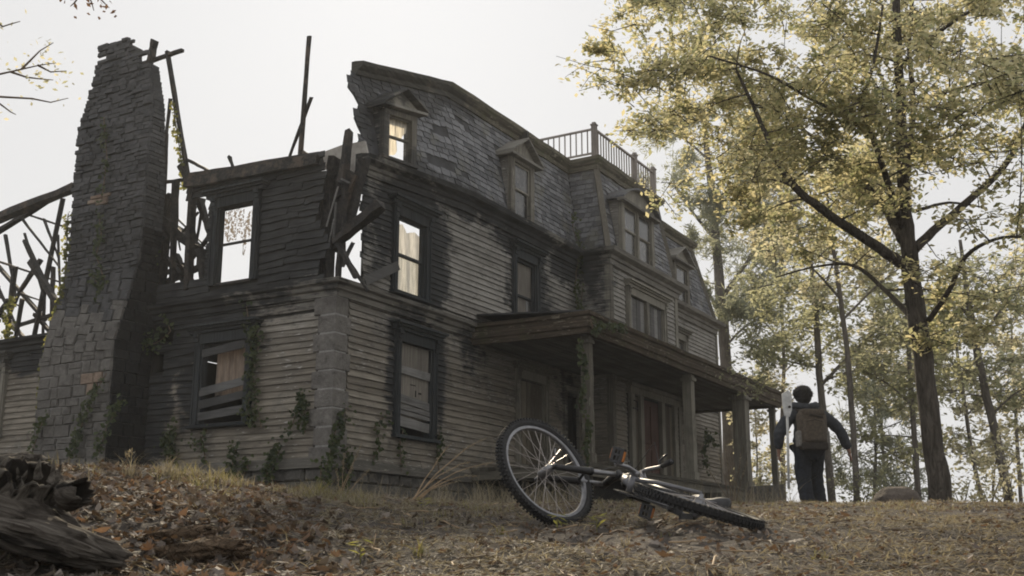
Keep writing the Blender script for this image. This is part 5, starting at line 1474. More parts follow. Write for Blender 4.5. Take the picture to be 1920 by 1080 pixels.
ch_ = MB(); ch_.beam(bp(.0, .088, -.054), bp(-.42, .085, -.045), .006, .009); ch_.beam(bp(.0, -.088, -.054), bp(-.38, -.10, -.045), .006, .009); ch_.build('chain', M['black'], BK)
dr = MB(); dr.beam(bp(-.43, .0, -.06), bp(-.41, -.07, -.075), .02, .03); dr.beam(bp(-.41, -.06, -.06), bp(-.37, -.13, -.05), .012, .03); dr.tube([bp(-.38, -.12, -.055), bp(-.38, -.12, -.04)], .022, 12); dr.build('derailleur', M['black'], BK)
cb = MB(); cb.tube([hp[4], hp[4] + fwd2 * .12 + V((0, 0, .05)), ht_t + fw * .05 + nL * .06, bp(.3, .5, .03), bp(.0, .43, .025), st_t + nL * .02], .003, 6); cb.tube([hp[1], hp[1] + fwd2 * .13, crown + nL * .08, crown.lerp(fc, .3) + fax * .09], .003, 6); cb.build('cable', M['black'], BK)

# ------------------------------------------------------------------ person walking away
def skin(name, verts, edges, radii, mat, parent, sub=2, root=0):
    me = bpy.data.meshes.new(name + '_base'); me.from_pydata([tuple(v) for v in verts], edges, [])
    ob = bpy.data.objects.new(name + '_base', me); COL.objects.link(ob)
    md = ob.modifiers.new('s', 'SKIN'); md.use_smooth_shade = True; md.branch_smoothing = .6
    sv = me.skin_vertices[0].data
    for i, r in enumerate(radii): sv[i].radius = r if hasattr(r, '__len__') else (r, r); sv[i].use_root = (i == root)
    ss_ = ob.modifiers.new('u', 'SUBSURF'); ss_.levels = sub; ss_.render_levels = sub
    dg = bpy.context.evaluated_depsgraph_get(); dg.update()
    m2 = bpy.data.meshes.new_from_object(ob.evaluated_get(dg)); m2.name = name
    bpy.data.objects.remove(ob); bpy.data.meshes.remove(me)
    m2.materials.clear(); m2.materials.append(mat)
    m2.polygons.foreach_set('use_smooth', [True] * len(m2.polygons))
    return m2
pg = gs(1527, 15.7)
PMAT = Matrix.Translation(pg) @ Matrix.Rotation(YAW - math.pi / 2 + rad(4), 4, 'Z')
bv = {'pel': (0, 0, .96), 'sp': (.0, .0, 1.12), 'ch': (-.005, .01, 1.32), 'nb': (-.02, .02, 1.46), 'nt': (-.02, .03, 1.54), 'hd': (-.025, .05, 1.60), 'ht': (-.03, .05, 1.685),
      'hl': (-.09, 0, .92), 'kl': (-.10, .02, .50), 'al': (-.085, -.14, .11), 'tl': (-.095, .0, .04), 'hr': (.09, 0, .92), 'kr': (.125, .16, .52), 'ar': (.15, .10, .09), 'tr': (.16, .25, .03),
      'sl': (-.18, .01, 1.42), 'el': (-.43, -.04, 1.10), 'wl': (-.41, .06, .86), 'pl': (-.40, .09, .80), 'sr': (.17, .01, 1.42), 'er': (.47, -.04, 1.13), 'wr': (.57, .0, .87), 'pr': (.59, .02, .81)}
rb = {'pel': (.15, .11), 'sp': (.13, .10), 'ch': (.16, .11), 'nb': (.07, .065), 'nt': (.055, .055), 'hd': (.095, .11), 'ht': (.09, .105), 'hl': .085, 'kl': .06, 'al': .03, 'tl': (.03, .02), 'hr': .085, 'kr': .06, 'ar': .03, 'tr': (.03, .02),
      'sl': .055, 'el': .042, 'wl': .028, 'pl': (.04, .02), 'sr': .055, 'er': .042, 'wr': .028, 'pr': (.04, .02)}
be = [('pel', 'sp'), ('sp', 'ch'), ('ch', 'nb'), ('nb', 'nt'), ('nt', 'hd'), ('hd', 'ht'), ('pel', 'hl'), ('hl', 'kl'), ('kl', 'al'), ('al', 'tl'), ('pel', 'hr'), ('hr', 'kr'), ('kr', 'ar'), ('ar', 'tr'), ('ch', 'sl'), ('sl', 'el'), ('el', 'wl'), ('wl', 'pl'), ('ch', 'sr'), ('sr', 'er'), ('er', 'wr'), ('wr', 'pr')]
for s_, w_, pm in (('l', V(bv['wl']), V(bv['pl'])), ('r', V(bv['wr']), V(bv['pr']))):
    dr_ = (pm - w_).normalized(); sx = -1 if s_ == 'l' else 1
    side = V((0, 1, 0)); side = (side - dr_ * side.dot(dr_)).normalized()
    for k, (o, L) in enumerate(((.027, .062), (.009, .072), (-.009, .068), (-.026, .052))):
        a = pm + side * o + dr_ * .02; b = a + dr_ * L * .55; c = b + dr_ * L * .4 + V((-sx * .018, 0, 0))
        for q, pt, r_ in ((0, a, .0095), (1, b, .009), (2, c, .007)): bv[f'f{s_}{k}{q}'] = tuple(pt); rb[f'f{s_}{k}{q}'] = r_
        be += [('p' + s_, f'f{s_}{k}0'), (f'f{s_}{k}0', f'f{s_}{k}1'), (f'f{s_}{k}1', f'f{s_}{k}2')]
    a = w_.lerp(pm, .5) + side * .03; b = a + side * .022 + dr_ * .03; c = b + dr_ * .028 + side * .004
    for q, pt, r_ in ((0, a, .011), (1, b, .010), (2, c, .008)): bv[f't{s_}{q}'] = tuple(pt); rb[f't{s_}{q}'] = r_
    be += [('p' + s_, f't{s_}0'), (f't{s_}0', f't{s_}1'), (f't{s_}1', f't{s_}2')]
ks = list(bv); ix = {k: i for i, k in enumerate(ks)}
bm_ = skin('person', [bv[k] for k in ks], [(ix[a], ix[b]) for a, b in be], [rb[k] for k in ks], M['skin'], None)
PER = mkobj('person', bm_, None, PMAT)
tag(PER, 'person in dark jacket and trousers walking away towards the porch', 'person')
def pchild(name, me):
    o = bpy.data.objects.new(name, me); COL.objects.link(o); o.parent = PER; return o
# head details: face, nose, ears, hair
fc_ = MB()
def blob(mb, c, r, n=10, m=7, bumpy=0.0):
    vs = []; fs = []
    for i in range(m + 1):
        ph = math.pi * i / m
        for j in range(n):
            t = 2 * math.pi * j / n; d = V((math.sin(ph) * math.cos(t), math.sin(ph) * math.sin(t), math.cos(ph)))
            k = 1 + bumpy * noise.noise(d * 4 + V(c) * 9)
            vs.append((c[0] + d.x * r[0] * k, c[1] + d.y * r[1] * k, c[2] + d.z * r[2] * k))
    for i in range(m):
        for j in range(n): fs.append((i * n + j, i * n + (j + 1) % n, (i + 1) * n + (j + 1) % n, (i + 1) * n + j))
    mb.add(vs, fs)
hc = V((-.027, .05, 1.635))
mb = MB(); blob(mb, hc + V((0, .092, -.03)), (.012, .02, .022), 8, 6); blob(mb, hc + V((-.078, -.0, -.02)), (.012, .02, .032), 8, 6); blob(mb, hc + V((.078, -.0, -.02)), (.012, .02, .032), 8, 6); blob(mb, hc + V((0, .085, -.075)), (.026, .012, .009), 8, 5)
pchild('ears_and_nose', mb.mesh('ears_and_nose', M['skin'], True))
mb = MB(); blob(mb, hc + V((-.03, .082, .0)), (.013, .01, .009), 8, 6); blob(mb, hc + V((.03, .082, .0)), (.013, .01, .009), 8, 6); pchild('eyes', mb.mesh('eyes', M['hair'], True))
mb = MB(); blob(mb, hc + V((0, -.012, .035)), (.132, .134, .126), 32, 22, .10); blob(mb, hc + V((0, -.055, -.04)), (.10, .07, .075), 18, 12, .14)
for k in range(420):
    d_ = rv().normalized(); d_.z = abs(d_.z) * .9 - .25 * (d_.y < 0); d_.normalize()
    if d_.y > .55 and d_.z < .35: continue
    c_ = hc + V((0, -.012, .03)) + V((d_.x * .128, d_.y * .13, d_.z * .122)); leafq(mb, c_, RN.uniform(.03, .065), .012, d_.cross(rv()).normalized(), d_ + rv(.5))
pchild('hair', mb.mesh('hair', M['hair'], True))
# clothing grown over the same joints
def cloth_skin(name, keys, edges, radii, mat, extra=None):
    kk = list(keys); i2 = {k: i for i, k in enumerate(kk)}
    me_ = skin(name, [V(keys[k]) for k in kk], [(i2[a], i2[b]) for a, b in edges], [radii[k] for k in kk], mat, None, 3)
    for v in me_.vertices:
        n_ = noise.fractal(V((v.co.x * 6, v.co.y * 6, v.co.z * 11)), 1, 2, 4); v.co += v.normal * .016 * n_
    return pchild(name, me_)
jk = {'pel': (0, 0, .93), 'w': (0, 0, 1.05), 'sp': bv['sp'], 'ch': bv['ch'], 'nb': (-.02, .01, 1.455), 'sl': bv['sl'], 'ml': (-.31, -.02, 1.27), 'el': bv['el'], 'wl': (-.412, .05, .885), 'sr': bv['sr'], 'mr': (.33, -.02, 1.28), 'er': bv['er'], 'wr': (.56, -.005, .89)}
cloth_skin('jacket', jk, [('pel', 'w'), ('w', 'sp'), ('sp', 'ch'), ('ch', 'nb'), ('ch', 'sl'), ('sl', 'ml'), ('ml', 'el'), ('el', 'wl'), ('ch', 'sr'), ('sr', 'mr'), ('mr', 'er'), ('er', 'wr')],
           {'pel': (.245, .17), 'w': (.235, .17), 'sp': (.225, .165), 'ch': (.245, .17), 'nb': (.13, .11), 'sl': .118, 'ml': .098, 'el': .085, 'wl': .062, 'sr': .118, 'mr': .098, 'er': .085, 'wr': .062}, M['jacket'])
mb = MB(); ring = [V((-.03 + .15 * math.cos(t), -.03 + .10 * math.sin(t), 1.485 + .015 * math.cos(2 * t))) for t in [2 * math.pi * i / 18 for i in range(19)]]
mb.tube(ring, [.048 + .012 * math.sin(3.1 * i) for i in range(19)], 10, cap=False); pchild('hood', mb.mesh('hood', M['jacket'], True))
tk = {'pel': (0, 0, .95), 'hl': (-.085, 0, .88), 'kl': bv['kl'], 'al': (-.087, -.13, .06), 'hr': (.085, 0, .88), 'kr': bv['kr'], 'ar': (.148, .10, .05)}
cloth_skin('trousers', tk, [('pel', 'hl'), ('hl', 'kl'), ('kl', 'al'), ('pel', 'hr'), ('hr', 'kr'), ('kr', 'ar')], {'pel': (.20, .16), 'hl': .15, 'kl': .115, 'al': .095, 'hr': .15, 'kr': .115, 'ar': .095}, M['jeans'])
for a, b in (('al', 'tl'), ('ar', 'tr')):
    sk_ = cloth_skin('boot', {'a': V(bv[a]) + V((0, -.03, .04)), 'h': V(bv[a]) + V((0, -.04, -.04)), 'm': V(bv[a]).lerp(V(bv[b]), .6), 't': V(bv[b]) + V((0, .03, 0))}, [('a', 'h'), ('h', 'm'), ('m', 't')], {'a': .085, 'h': .08, 'm': (.08, .055), 't': (.065, .045)}, M['shoe'])
# backpack
def rbox(c, h, bev, seg=3):
    bm = bmesh.new(); bmesh.ops.create_cube(bm, size=2)
    for v in bm.verts: v.co = V((v.co.x * h[0], v.co.y * h[1], v.co.z * h[2]))
    bmesh.ops.bevel(bm, geom=list(bm.edges), offset=bev, segments=seg, affect='EDGES', profile=.6)
    for v in bm.verts: v.co += V(c)
    return bm
BPK = bpy.data.objects.new('backpack', None); COL.objects.link(BPK); BPK.matrix_world = PMAT @ Matrix.Translation((-.02, -.235, 1.13))
tag(BPK, 'brown canvas backpack worn on the walking person', 'backpack')
def pkpart(name, c, h, bev, mat):
    bm = rbox(c, h, bev); me = bpy.data.meshes.new(name); bm.to_mesh(me); bm.free(); me.materials.append(mat); me.polygons.foreach_set('use_smooth', [True] * len(me.polygons))
    o = bpy.data.objects.new(name, me); COL.objects.link(o); o.parent = BPK; return o
pkpart('pack_body', (0, 0, 0), (.20, .115, .27), .10, M['pack']); pkpart('front_pocket', (-.005, -.105, -.02), (.15, .06, .16), .055, M['pack']); pkpart('top_flap', (0, -.02, .235), (.165, .10, .055), .05, M['pack'])
pkpart('lower_pocket', (0, -.095, -.225), (.18, .04, .055), .03, M['pack_dark']); pkpart('side_pocket', (.19, -.01, -.12), (.035, .075, .11), .03, M['pack_grey']); pkpart('side_pocket', (-.19, -.01, -.12), (.035, .075, .11), .03, M['pack_grey'])
for sx in (-1, 1):
    mb = MB(); mb.tube([(sx * .10, .05, .25), (sx * .13, .16, .30), (sx * .14, .27, .24)], [.026, .03, .026], 8); o = bpy.data.objects.new('strap', mb.mesh('strap', M['pack_dark'], True)); COL.objects.link(o); o.parent = BPK
mb = MB(); mb.tube([(-.12, -.158, .10), (.0, -.162, .13), (.10, -.158, .10)], [.006] * 3, 6); mb.tube([(-.06, -.12, .2), (.12, -.13, .17)], [.012, .012], 6); o = bpy.data.objects.new('zip', mb.mesh('zip', M['pack_dark'], True)); COL.objects.link(o); o.parent = BPK
# white pole with flat head slung on the left
CRT = thing('crutch', at(1479, 915, 15.3), 'white pole with flat paddle head carried at the left of the backpack', 'crutch')
a = at(1479, 915, 15.35); b = at(1476, 775, 15.35)
mb = MB(); mb.tube([a, b], .017, 10); mb.build('pole', M['white'], CRT, True)
pp = [(1467, 738), (1477, 731), (1484, 738), (1485, 768), (1481, 781), (1472, 779), (1468, 760)]
mb = MB(); mb.slab([at(x, y, 15.33) for x, y in pp], FH * .05); mb.build('paddle_head', M['white'], CRT, fix=True)
mb = MB(); mb.tube([at(1480, 763, 15.32), at(1480, 763, 15.31) - FH * .02], .018, 8); mb.build('knob', M['pack_dark'], CRT)
# ------------------------------------------------------------------ foreground: stump, logs, rocks
def lump(name, c, ax, r, mat, parent=None, nu=40, nv=24, amp=.25, fr=2.2, ridge=0.0, seed=0, hollow=None):
    # displaced ellipsoid with axes ax (3 unit vectors) and radii r
    mb = MB(); vs = []; fs = []
    for i in range(nv + 1):
        ph = math.pi * i / nv
        for j in range(nu):
            t = 2 * math.pi * j / nu
            d = V((math.sin(ph) * math.cos(t), math.sin(ph) * math.sin(t), math.cos(ph)))
            k = 1 + amp * noise.fractal(d * fr + V((seed, seed * .7, 0)), 1.0, 2.0, 5) + ridge * (noise.noise(V((math.atan2(d.y, d.z) * 6, d.x * 1.2, seed))))
            vs.append(V(c) + ax[0] * d.x * r[0] * k + ax[1] * d.y * r[1] * k + ax[2] * d.z * r[2] * k)
    for i in range(nv):
        for j in range(nu): fs.append((i * nu + j, i * nu + (j + 1) % nu, (i + 1) * nu + (j + 1) % nu, (i + 1) * nu + j))
    mb.add(vs, fs)
    return mb.build(name, mat, parent, True)
AX = (CR.copy(), FH.copy(), V((0, 0, 1)))
sb = gs(60, 4.75)
ST = thing('rotten_stump', sb, 'rotten hollow grey stump with dark cavity at the left edge', 'stump')
# hollow shell with ragged rim, leaning to the right
def shell(name, c, axis, r0, r1, L, th, mats, parent, ragged=.12, nu=44, nv=12, seed=1):
    axis = axis.normalized(); a = axis.cross(V((0, 0, 1))).normalized(); b = axis.cross(a)
    vs = []; fs = []; mb = MB()
    rim = [1 + ragged * noise.fractal(V((math.cos(2 * math.pi * j / nu) * 2.2, math.sin(2 * math.pi * j / nu) * 2.2, seed)), 1, 2, 4) * 2 for j in range(nu)]
    for lay in (0, 1):
        for i in range(nv + 1):
            for j in range(nu):
                t = 2 * math.pi * j / nu; k = i / nv
                R_ = (r0 + (r1 - r0) * k) * (1 + .16 * noise.fractal(V((math.cos(t) * 1.6, math.sin(t) * 1.6, k * 1.4 + seed)), 1, 2, 5) + .05 * noise.noise(V((t * 5, k * 1.0, seed)))) - lay * th * (1 - .4 * k)
                vs.append(V(c) + axis * (L * k * (rim[j] if i else 1)) + (a * math.cos(t) + b * math.sin(t)) * R_)
    n1 = (nv + 1) * nu
    for lay in (0, 1):
        for i in range(nv):
            for j in range(nu):
                q = (lay * n1 + i * nu + j, lay * n1 + i * nu + (j + 1) % nu, lay * n1 + (i + 1) * nu + (j + 1) % nu, lay * n1 + (i + 1) * nu + j)
                fs.append(q if lay == 0 else q[::-1])
    mi = [0] * (nv * nu) + [1] * (nv * nu)
    for j in range(nu): fs.append((nv * nu + j, nv * nu + (j + 1) % nu, n1 + nv * nu + (j + 1) % nu, n1 + nv * nu + j)); mi.append(0)
    mb.v = [tuple(v) for v in vs]; mb.f = fs; mb.m = mi
    return mb.build(name, mats, parent, True)
c0 = at(48, 930, 4.75)
shell('trunk_shell', c0, cv(.30, -.35, .75), .13, .125, .10, .035, [M['stump_up'], M['stump_in']], ST, .26, 72, 16, seed=3)
RX = (cv(.95, -.12, -.27).normalized(), cv(.12, .97, .05).normalized(), cv(.27, 0, .95).normalized())
def glump(name, c, ax, r, seed, amp=.2, gr=.06, nu=110, nv=44):
    mb = MB(); vs = []; fs = []
    for i in range(nv + 1):
        ph = math.pi * i / nv
        for j in range(nu):
            t = 2 * math.pi * j / nu
            d = V((math.cos(ph), math.sin(ph) * math.cos(t), math.sin(ph) * math.sin(t)))     # long axis first
            k = 1 + amp * noise.fractal(d * 1.5 + V((seed, seed * .7, 0)), 1.0, 2.0, 4) + gr * noise.fractal(V((d.x * 1.6, math.cos(t) * 5.5, math.sin(t) * 5.5 + seed)), 1.0, 2.0, 4)
            e = 1 + .22 * noise.noise(V((math.cos(t) * 4, math.sin(t) * 4, seed + 3)))           # splintered ends
            vs.append(V(c) + ax[0] * d.x * r[0] * k * e + ax[1] * d.y * r[1] * k + ax[2] * d.z * r[2] * k)
    for i in range(nv):
        for j in range(nu): fs.append((i * nu + j, i * nu + (j + 1) % nu, (i + 1) * nu + (j + 1) % nu, (i + 1) * nu + j))
    return mb.add(vs, fs).build(name, M['stump'], ST, True, fix=True)
glump('weathered_log', at(60, 1000, 4.62), RX, (.34, .15, .075), 5)
glump('weathered_log', at(-10, 958, 4.8), RX, (.33, .2, .115), 9, .22)
glump('weathered_log', at(10, 895, 4.95), (cv(.85, -.1, .35).normalized(), cv(.1, .98, 0).normalized(), cv(-.35, 0, .9).normalized()), (.17, .14, .07), 14, .25)
for k in range(7):
    x = RN.uniform(10, 150); y = 868 + abs(x - 60) * .35 + RN.uniform(-10, 25); p = at(x, y + 30, 4.72 + RN.uniform(-.08, .08))
    e = p + cv(RN.gauss(.25, .35), RN.gauss(-.1, .2), .8).normalized() * RN.uniform(.04, .10)
    mb = MB(); mb.beam(p, e, .03, .012, 3, .004, .15, up=FH); mb.build('splinter', M['stump_up'], ST)
shell('broken_knot', at(122, 932, 4.62), cv(.75, -.35, .2), .055, .05, .09, .014, [M['stump'], M['stump_in']], ST, .3, 40, 8, seed=8)
o = lump('bark_slab', gs(385, 4.5) + V((0, 0, .045)), (cv(.97, -.15, .1).normalized(), cv(.15, .97, .05).normalized(), V((-.05, 0, 1)).normalized()), (.2, .07, .05), M['chunk'], None, amp=.28, fr=2.3, ridge=.2, seed=21)
tag(o, 'flat brown piece of broken log among the dead leaves', 'log')
o = lump('bark_slab', gs(345, 4.8) + V((0, 0, .04)), (cv(.97, .25, .12).normalized(), cv(-.25, .97, .0).normalized(), V((0, 0, 1))), (.15, .035, .03), M['chunk'], None, amp=.3, fr=2.4, ridge=.2, seed=25)
tag(o, 'slim dark branch stub behind the broken log piece', 'branch')
bo = at(1682, 935, 11.4); bo.z -= .03
o = lump('boulder', bo, AX, (.23, .2, .15), M['rock'], None, amp=.12, fr=1.3, seed=31)
tag(o, 'rounded brown boulder on the crest left of the oak trunk', 'boulder')
o = lump('boulder', at(1408, 934, 20.0), AX, (.085, .08, .13), M['rock'], None, 30, 20, amp=.4, fr=2.2, seed=35)
tag(o, 'small rough standing stone right of the bicycle saddle', 'stone')
mb = MB(); pp = [at(1405, 912, 25.5), at(1470, 908, 25.5), at(1470, 960, 25.5), at(1405, 960, 25.5)]
mb.slab(pp, FH * .4); o = mb.build('low_wall', M['found'], None, fix=True); tag(o, 'low dark stone wall beyond the porch end', 'wall', kind='thing')
# dry branch on the ground, weed stalks
def stalks(label, name, base, tips, d, r, mat='stalk', tuft=True):
    b = gs(*base); T_ = thing(name, b, label, name.replace('_', ' ')); st = MB(); lf = MB()
    for (x, y, sag_) in tips:
        e = at(x, y, d) + FH * RN.uniform(-.1, .1); m_ = b.lerp(e, .55) + V((0, 0, sag_)); s0 = b + rv(.02); s0.z = b.z - .02
        pts = [s0.lerp(m_, k / 6).lerp(m_.lerp(e, k / 6), k / 6) + rv(.004) for k in range(7)]
        st.tube(pts, [r * (1 - .75 * k / 6) for k in range(7)], 5)
        if tuft:
            for k in range(26):
                t = RN.uniform(.55, 1.0); i_ = min(int(t * 6), 5); c = pts[i_].lerp(pts[i_ + 1], t * 6 - i_)
                leafq(lf, c + rv(.008), .035, .007, rv().normalized(), (e - b) + rv(.3))
    st.build('stems', M[mat], T_)
    if tuft: tag(lf.build('seed_heads', M['straw'], T_), kind='stuff')
stalks('tall dry weed stalks leaning right in front of the house corner', 'dry_weed', (770, 8.6), [(912, 818, .12), (880, 868, .1), (925, 868, .14), (845, 830, .05), (895, 893, .1), (860, 905, .08)], 8.6, .006)
stalks('single bent grass stalk rising beside the stump', 'dry_weed', (222, 6.9), [(258, 849, .06)], 6.9, .004)
stalks('thin dry stems standing before the stone corner', 'dry_weed', (638, 9.5), [(646, 850, .02), (676, 830, .02), (660, 870, .0), (630, 880, .0), (690, 880, .02)], 9.5, .004)
stalks('bare thin stems standing behind the bicycle saddle', 'dry_weed', (1375, 12.5), [(1345, 850, .05), (1362, 830, .04), (1390, 840, .03), (1330, 880, .05), (1405, 860, .03), (1380, 870, .02)], 12.5, .005, 'twig')
# fallen leaves
LOBES = [(0, -.5), (.16, -.3), (.40, -.32), (.24, -.12), (.5, .05), (.25, .12), (.32, .38), (.1, .3), (0, .55), (-.1, .3), (-.32, .38), (-.25, .12), (-.5, .05), (-.24, -.12), (-.40, -.32), (-.16, -.3)]
OVAL = [(0, -.55), (.2, -.25), (.24, .05), (.14, .35), (0, .55), (-.14, .35), (-.24, .05), (-.2, -.25)]
def leaf_pts(kind, curl, r):
    pts = LOBES if kind else OVAL
    vs = [(0, 0, 0)]
    for x, y in pts: vs.append((x * r.uniform(.85, 1.1), y * r.uniform(.85, 1.1), curl * (x * x * 2.2 + y * y * 1.1) + r.uniform(-.04, .04)))
    return vs, [(0, i + 1, (i + 1) % len(pts) + 1) for i in range(len(pts))]
lr_ = random.Random(77)
LV = [leaf_pts(i % 2, lr_.uniform(-.5, .8), lr_) for i in range(14)]
def leaf_density(s_, d):
    px = 960 + FPX * s_ / (d * .972)
    if px < 700: return 1.0 if px < 480 else 1.0 - (px - 480) / 260
    return .2
lit = [MB(), MB(), MB()]
def drop(mb, p, size, tilt=.45, lv=None):
    vs, fs = lv or RN.choice(LV)
    R_ = Matrix.Rotation(RN.uniform(0, 6.28), 3, 'Z') @ Matrix.Rotation(RN.gauss(0, tilt), 3, 'X') @ Matrix.Rotation(RN.gauss(0, tilt), 3, 'Y')
    mb.add([p + R_ @ (V(v) * size) for v in vs], fs)
cnt = 0
while cnt < 9500:
    d = 3.6 + 7.5 * RN.random() ** 1.3; s_ = RN.uniform(-.52, .52) * d
    if RN.random() > leaf_density(s_, d): continue
    p = EYE + FH * d + CR * s_; z = gz(p.x, p.y)
    k = RN.random(); sz = RN.uniform(.035, .075) * (1 if s_ < -.35 * d * .4 else .6)
    drop(lit[0 if k < .62 else (1 if k < .94 else 2)], V((p.x, p.y, z + .006 + RN.random() ** 2 * .03)), sz); cnt += 1
ll = MB(); ll.v = []
for q, mi in zip(lit, (0, 1, 2)): ll.add(q.v, q.f, mi)
o = ll.build('leaf_litter', [M['litter'], M['litter_pale'], M['litter_rust']]); tag(o, 'bed of small dead leaves over the slope', 'leaf litter', kind='stuff')
LM = {}
for k, mt in enumerate(('litter', 'litter_pale', 'litter_rust')):
    LM[k] = []
    for vs, fs in LV[:8]:
        me = bpy.data.meshes.new('fallen_leaf'); me.from_pydata(vs, [], fs); me.materials.append(M[mt]); LM[k].append(me)
LBL = ['dark brown curled dead leaf lying on the leafy slope', 'pale tan dead leaf lying on the leafy slope', 'rust orange dead leaf lying on the leafy slope']
GRP = ['dark brown fallen leaves', 'pale fallen leaves', 'rust orange fallen leaves']
n = 0
while n < 150:
    d = RN.uniform(4.0, 6.8); s_ = RN.uniform(-.5, .48) * d
    px = 960 + FPX * s_ / (d * .972)
    if RN.random() > (1.0 if px < 620 else .28): continue
    p = EYE + FH * d + CR * s_; k = RN.choice((0, 0, 1, 1, 2))
    o = mkobj('fallen_leaf', RN.choice(LM[k]), None, Matrix.Translation((p.x, p.y, gz(p.x, p.y) + .022)) @ Matrix.Rotation(RN.uniform(0, 6.28), 4, 'Z') @ Matrix.Rotation(RN.gauss(0, .35), 4, 'X') @ Matrix.Rotation(RN.gauss(0, .35), 4, 'Y') @ Matrix.Scale(RN.uniform(.05, .085), 4))
    tag(o, LBL[k], 'leaf', GRP[k]); n += 1
# pine straw and twigs
sw = MB()
for _ in range(70000):
    d = 3.7 + 7.5 * RN.random() ** 1.2; s_ = RN.uniform(-.5, .52) * d
    px = 960 + FPX * s_ / (d * .972)
    if px < 600 and RN.random() < .65: continue
    q_ = EYE + FH * d + CR * s_
    if noise.fractal(V((q_.x * .9, q_.y * .9, 8)), 1, 2, 3) < RN.uniform(-.45, .35): continue
    p = EYE + FH * d + CR * s_; c = V((p.x, p.y, gz(p.x, p.y) + .008 + RN.random() ** 2 * .018))
    a = RN.uniform(0, math.pi); dr_ = V((math.cos(a), math.sin(a), RN.gauss(0, .18)))
    leafq(sw, c, RN.uniform(.04, .13), RN.uniform(.003, .008), (V((0, 0, 1)) + rv(.3)).normalized(), dr_)
for _ in range(9000):
    d = 3.7 + 7.0 * RN.random() ** 1.2; s_ = RN.uniform(-.5, .52) * d
    p = EYE + FH * d + CR * s_; c = V((p.x, p.y, gz(p.x, p.y) + .005 + RN.random() ** 2 * .02)); b_ = len(sw.m)
    leafq(sw, c, RN.uniform(.015, .05), RN.uniform(.01, .03), (V((0, 0, 1)) + rv(.5)).normalized(), rv()); sw.m[-1] = RN.choice((1, 1, 2))
o = sw.build('pine_straw', [M['straw'], M['litter'], M['litter_pale']]); tag(o, 'thatch of dry grass stems and needles on the slope', 'straw', kind='stuff')
for i, (px, d, L, a, lab) in enumerate([(700, 5.0, .3, .4, 'pale bent twig lying left of the small green weed'), (1140, 5.6, .55, 2.7, 'long thin twig lying in front of the bicycle'), (330, 5.6, .25, 1.2, 'short bleached stick among the leaves near the grass'), (1330, 4.6, .5, 2.9, 'long dry twig on the slope below the rear wheel'), (1780, 5.5, .4, .2, 'thin grey twig on the bare slope at the right'), (880, 4.8, .3, 2.2, 'short dark twig at the bottom centre')]):
    p = gs(px, d); dr_ = V((math.cos(a + YAW), math.sin(a + YAW), 0)); pts = []
    for k in range(6):
        q = p + dr_ * L * (k / 5 - .5) + rv(.012); q.z = gz(q.x, q.y) + .012 + .012 * abs(math.sin(k * 1.7)); pts.append(q)
    mb = MB(); mb.tube(pts, [.006, .0055, .005, .004, .003, .002], 6); mb.tube([pts[2], pts[2] + rv(.05) + V((0, 0, .04))], [.003, .0015], 5)
    o = mb.build('twig', M['stalk' if i in (0, 2, 3) else 'twig'], None, True); tag(o, lab, 'twig')
tw_ = MB()
for _ in range(420):
    d = 3.9 + 6.5 * RN.random() ** 1.2; s_ = RN.uniform(-.48, .5) * d
    p = EYE + FH * d + CR * s_; a = RN.uniform(0, 6.28); L = RN.uniform(.05, .2); pts = []
    for k in range(4):
        q = V((p.x + math.cos(a) * L * (k / 3 - .5) + RN.gauss(0, .006), p.y + math.sin(a) * L * (k / 3 - .5) + RN.gauss(0, .006), 0)); q.z = gz(q.x, q.y) + .014 + RN.random() * .014; pts.append(q)
    tw_.tube(pts, [.0045, .004, .003, .002], 5, mi=RN.choice((0, 0, 1)))
o = tw_.build('fallen_twigs', [M['twig'], M['stalk']]); tag(o, 'small broken twigs strewn over the slope', 'twigs', kind='stuff')
# grass: crest band as stuff, single tufts as things
def blade(mb, p, h, w_, lean):
    s_ = V((lean.y, -lean.x, 0)); s_ = s_.normalized() if s_.length > 1e-5 else V((1, 0, 0))
    vs = []
    for k in range(4):
        t = k / 3; c = p + V((0, 0, h * t * (1 - .25 * t))) + lean * (h * t * t); ww = w_ * (1 - t * .92)
        vs += [c - s_ * ww / 2, c + s_ * ww / 2]
    mb.add(vs, [(0, 1, 3, 2), (2, 3, 5, 4), (4, 5, 7, 6)])
gr = [MB(), MB()]
def grass_amt(px, d):
    if px < 700: return math.exp(-((d - 7.9) / .75) ** 2) * (1 if px > 190 else .2)
    if px < 1000: return .5 * math.exp(-((d - 7.8) / 1.1) ** 2)
    return .30 * math.exp(-((d - 9.5) / 2.0) ** 2)
c_ = 0
while c_ < 1000:
    d = RN.uniform(4.6, 12); s_ = RN.uniform(-.45, .47) * d; px = 960 + FPX * s_ / (d * .972)
    if RN.random() > grass_amt(px, d): continue
    p = EYE + FH * d + CR * s_
    if noise.noise(V((p.x * 1.7, p.y * 1.7, 4))) < .02: continue
    hh = RN.uniform(.04, .13) * (1.1 if px < 700 else .6)
    for k in range(RN.randint(7, 14)):
        q = V((p.x + RN.gauss(0, .03), p.y + RN.gauss(0, .03), 0)); q.z = gz(q.x, q.y) - .005
        blade(gr[RN.random() < .3], q, hh * RN.uniform(.5, 1.3), .006, V((RN.gauss(0, .5), RN.gauss(0, .5), 0)))
    c_ += 1
g2 = MB(); g2.add(gr[0].v, gr[0].f, 0); g2.add(gr[1].v, gr[1].f, 1)
o = g2.build('dry_grass', [M['straw'], M['grass']]); tag(o, 'thin pale dry grass along the crest of the slope', 'grass', kind='stuff')
tall = MB()
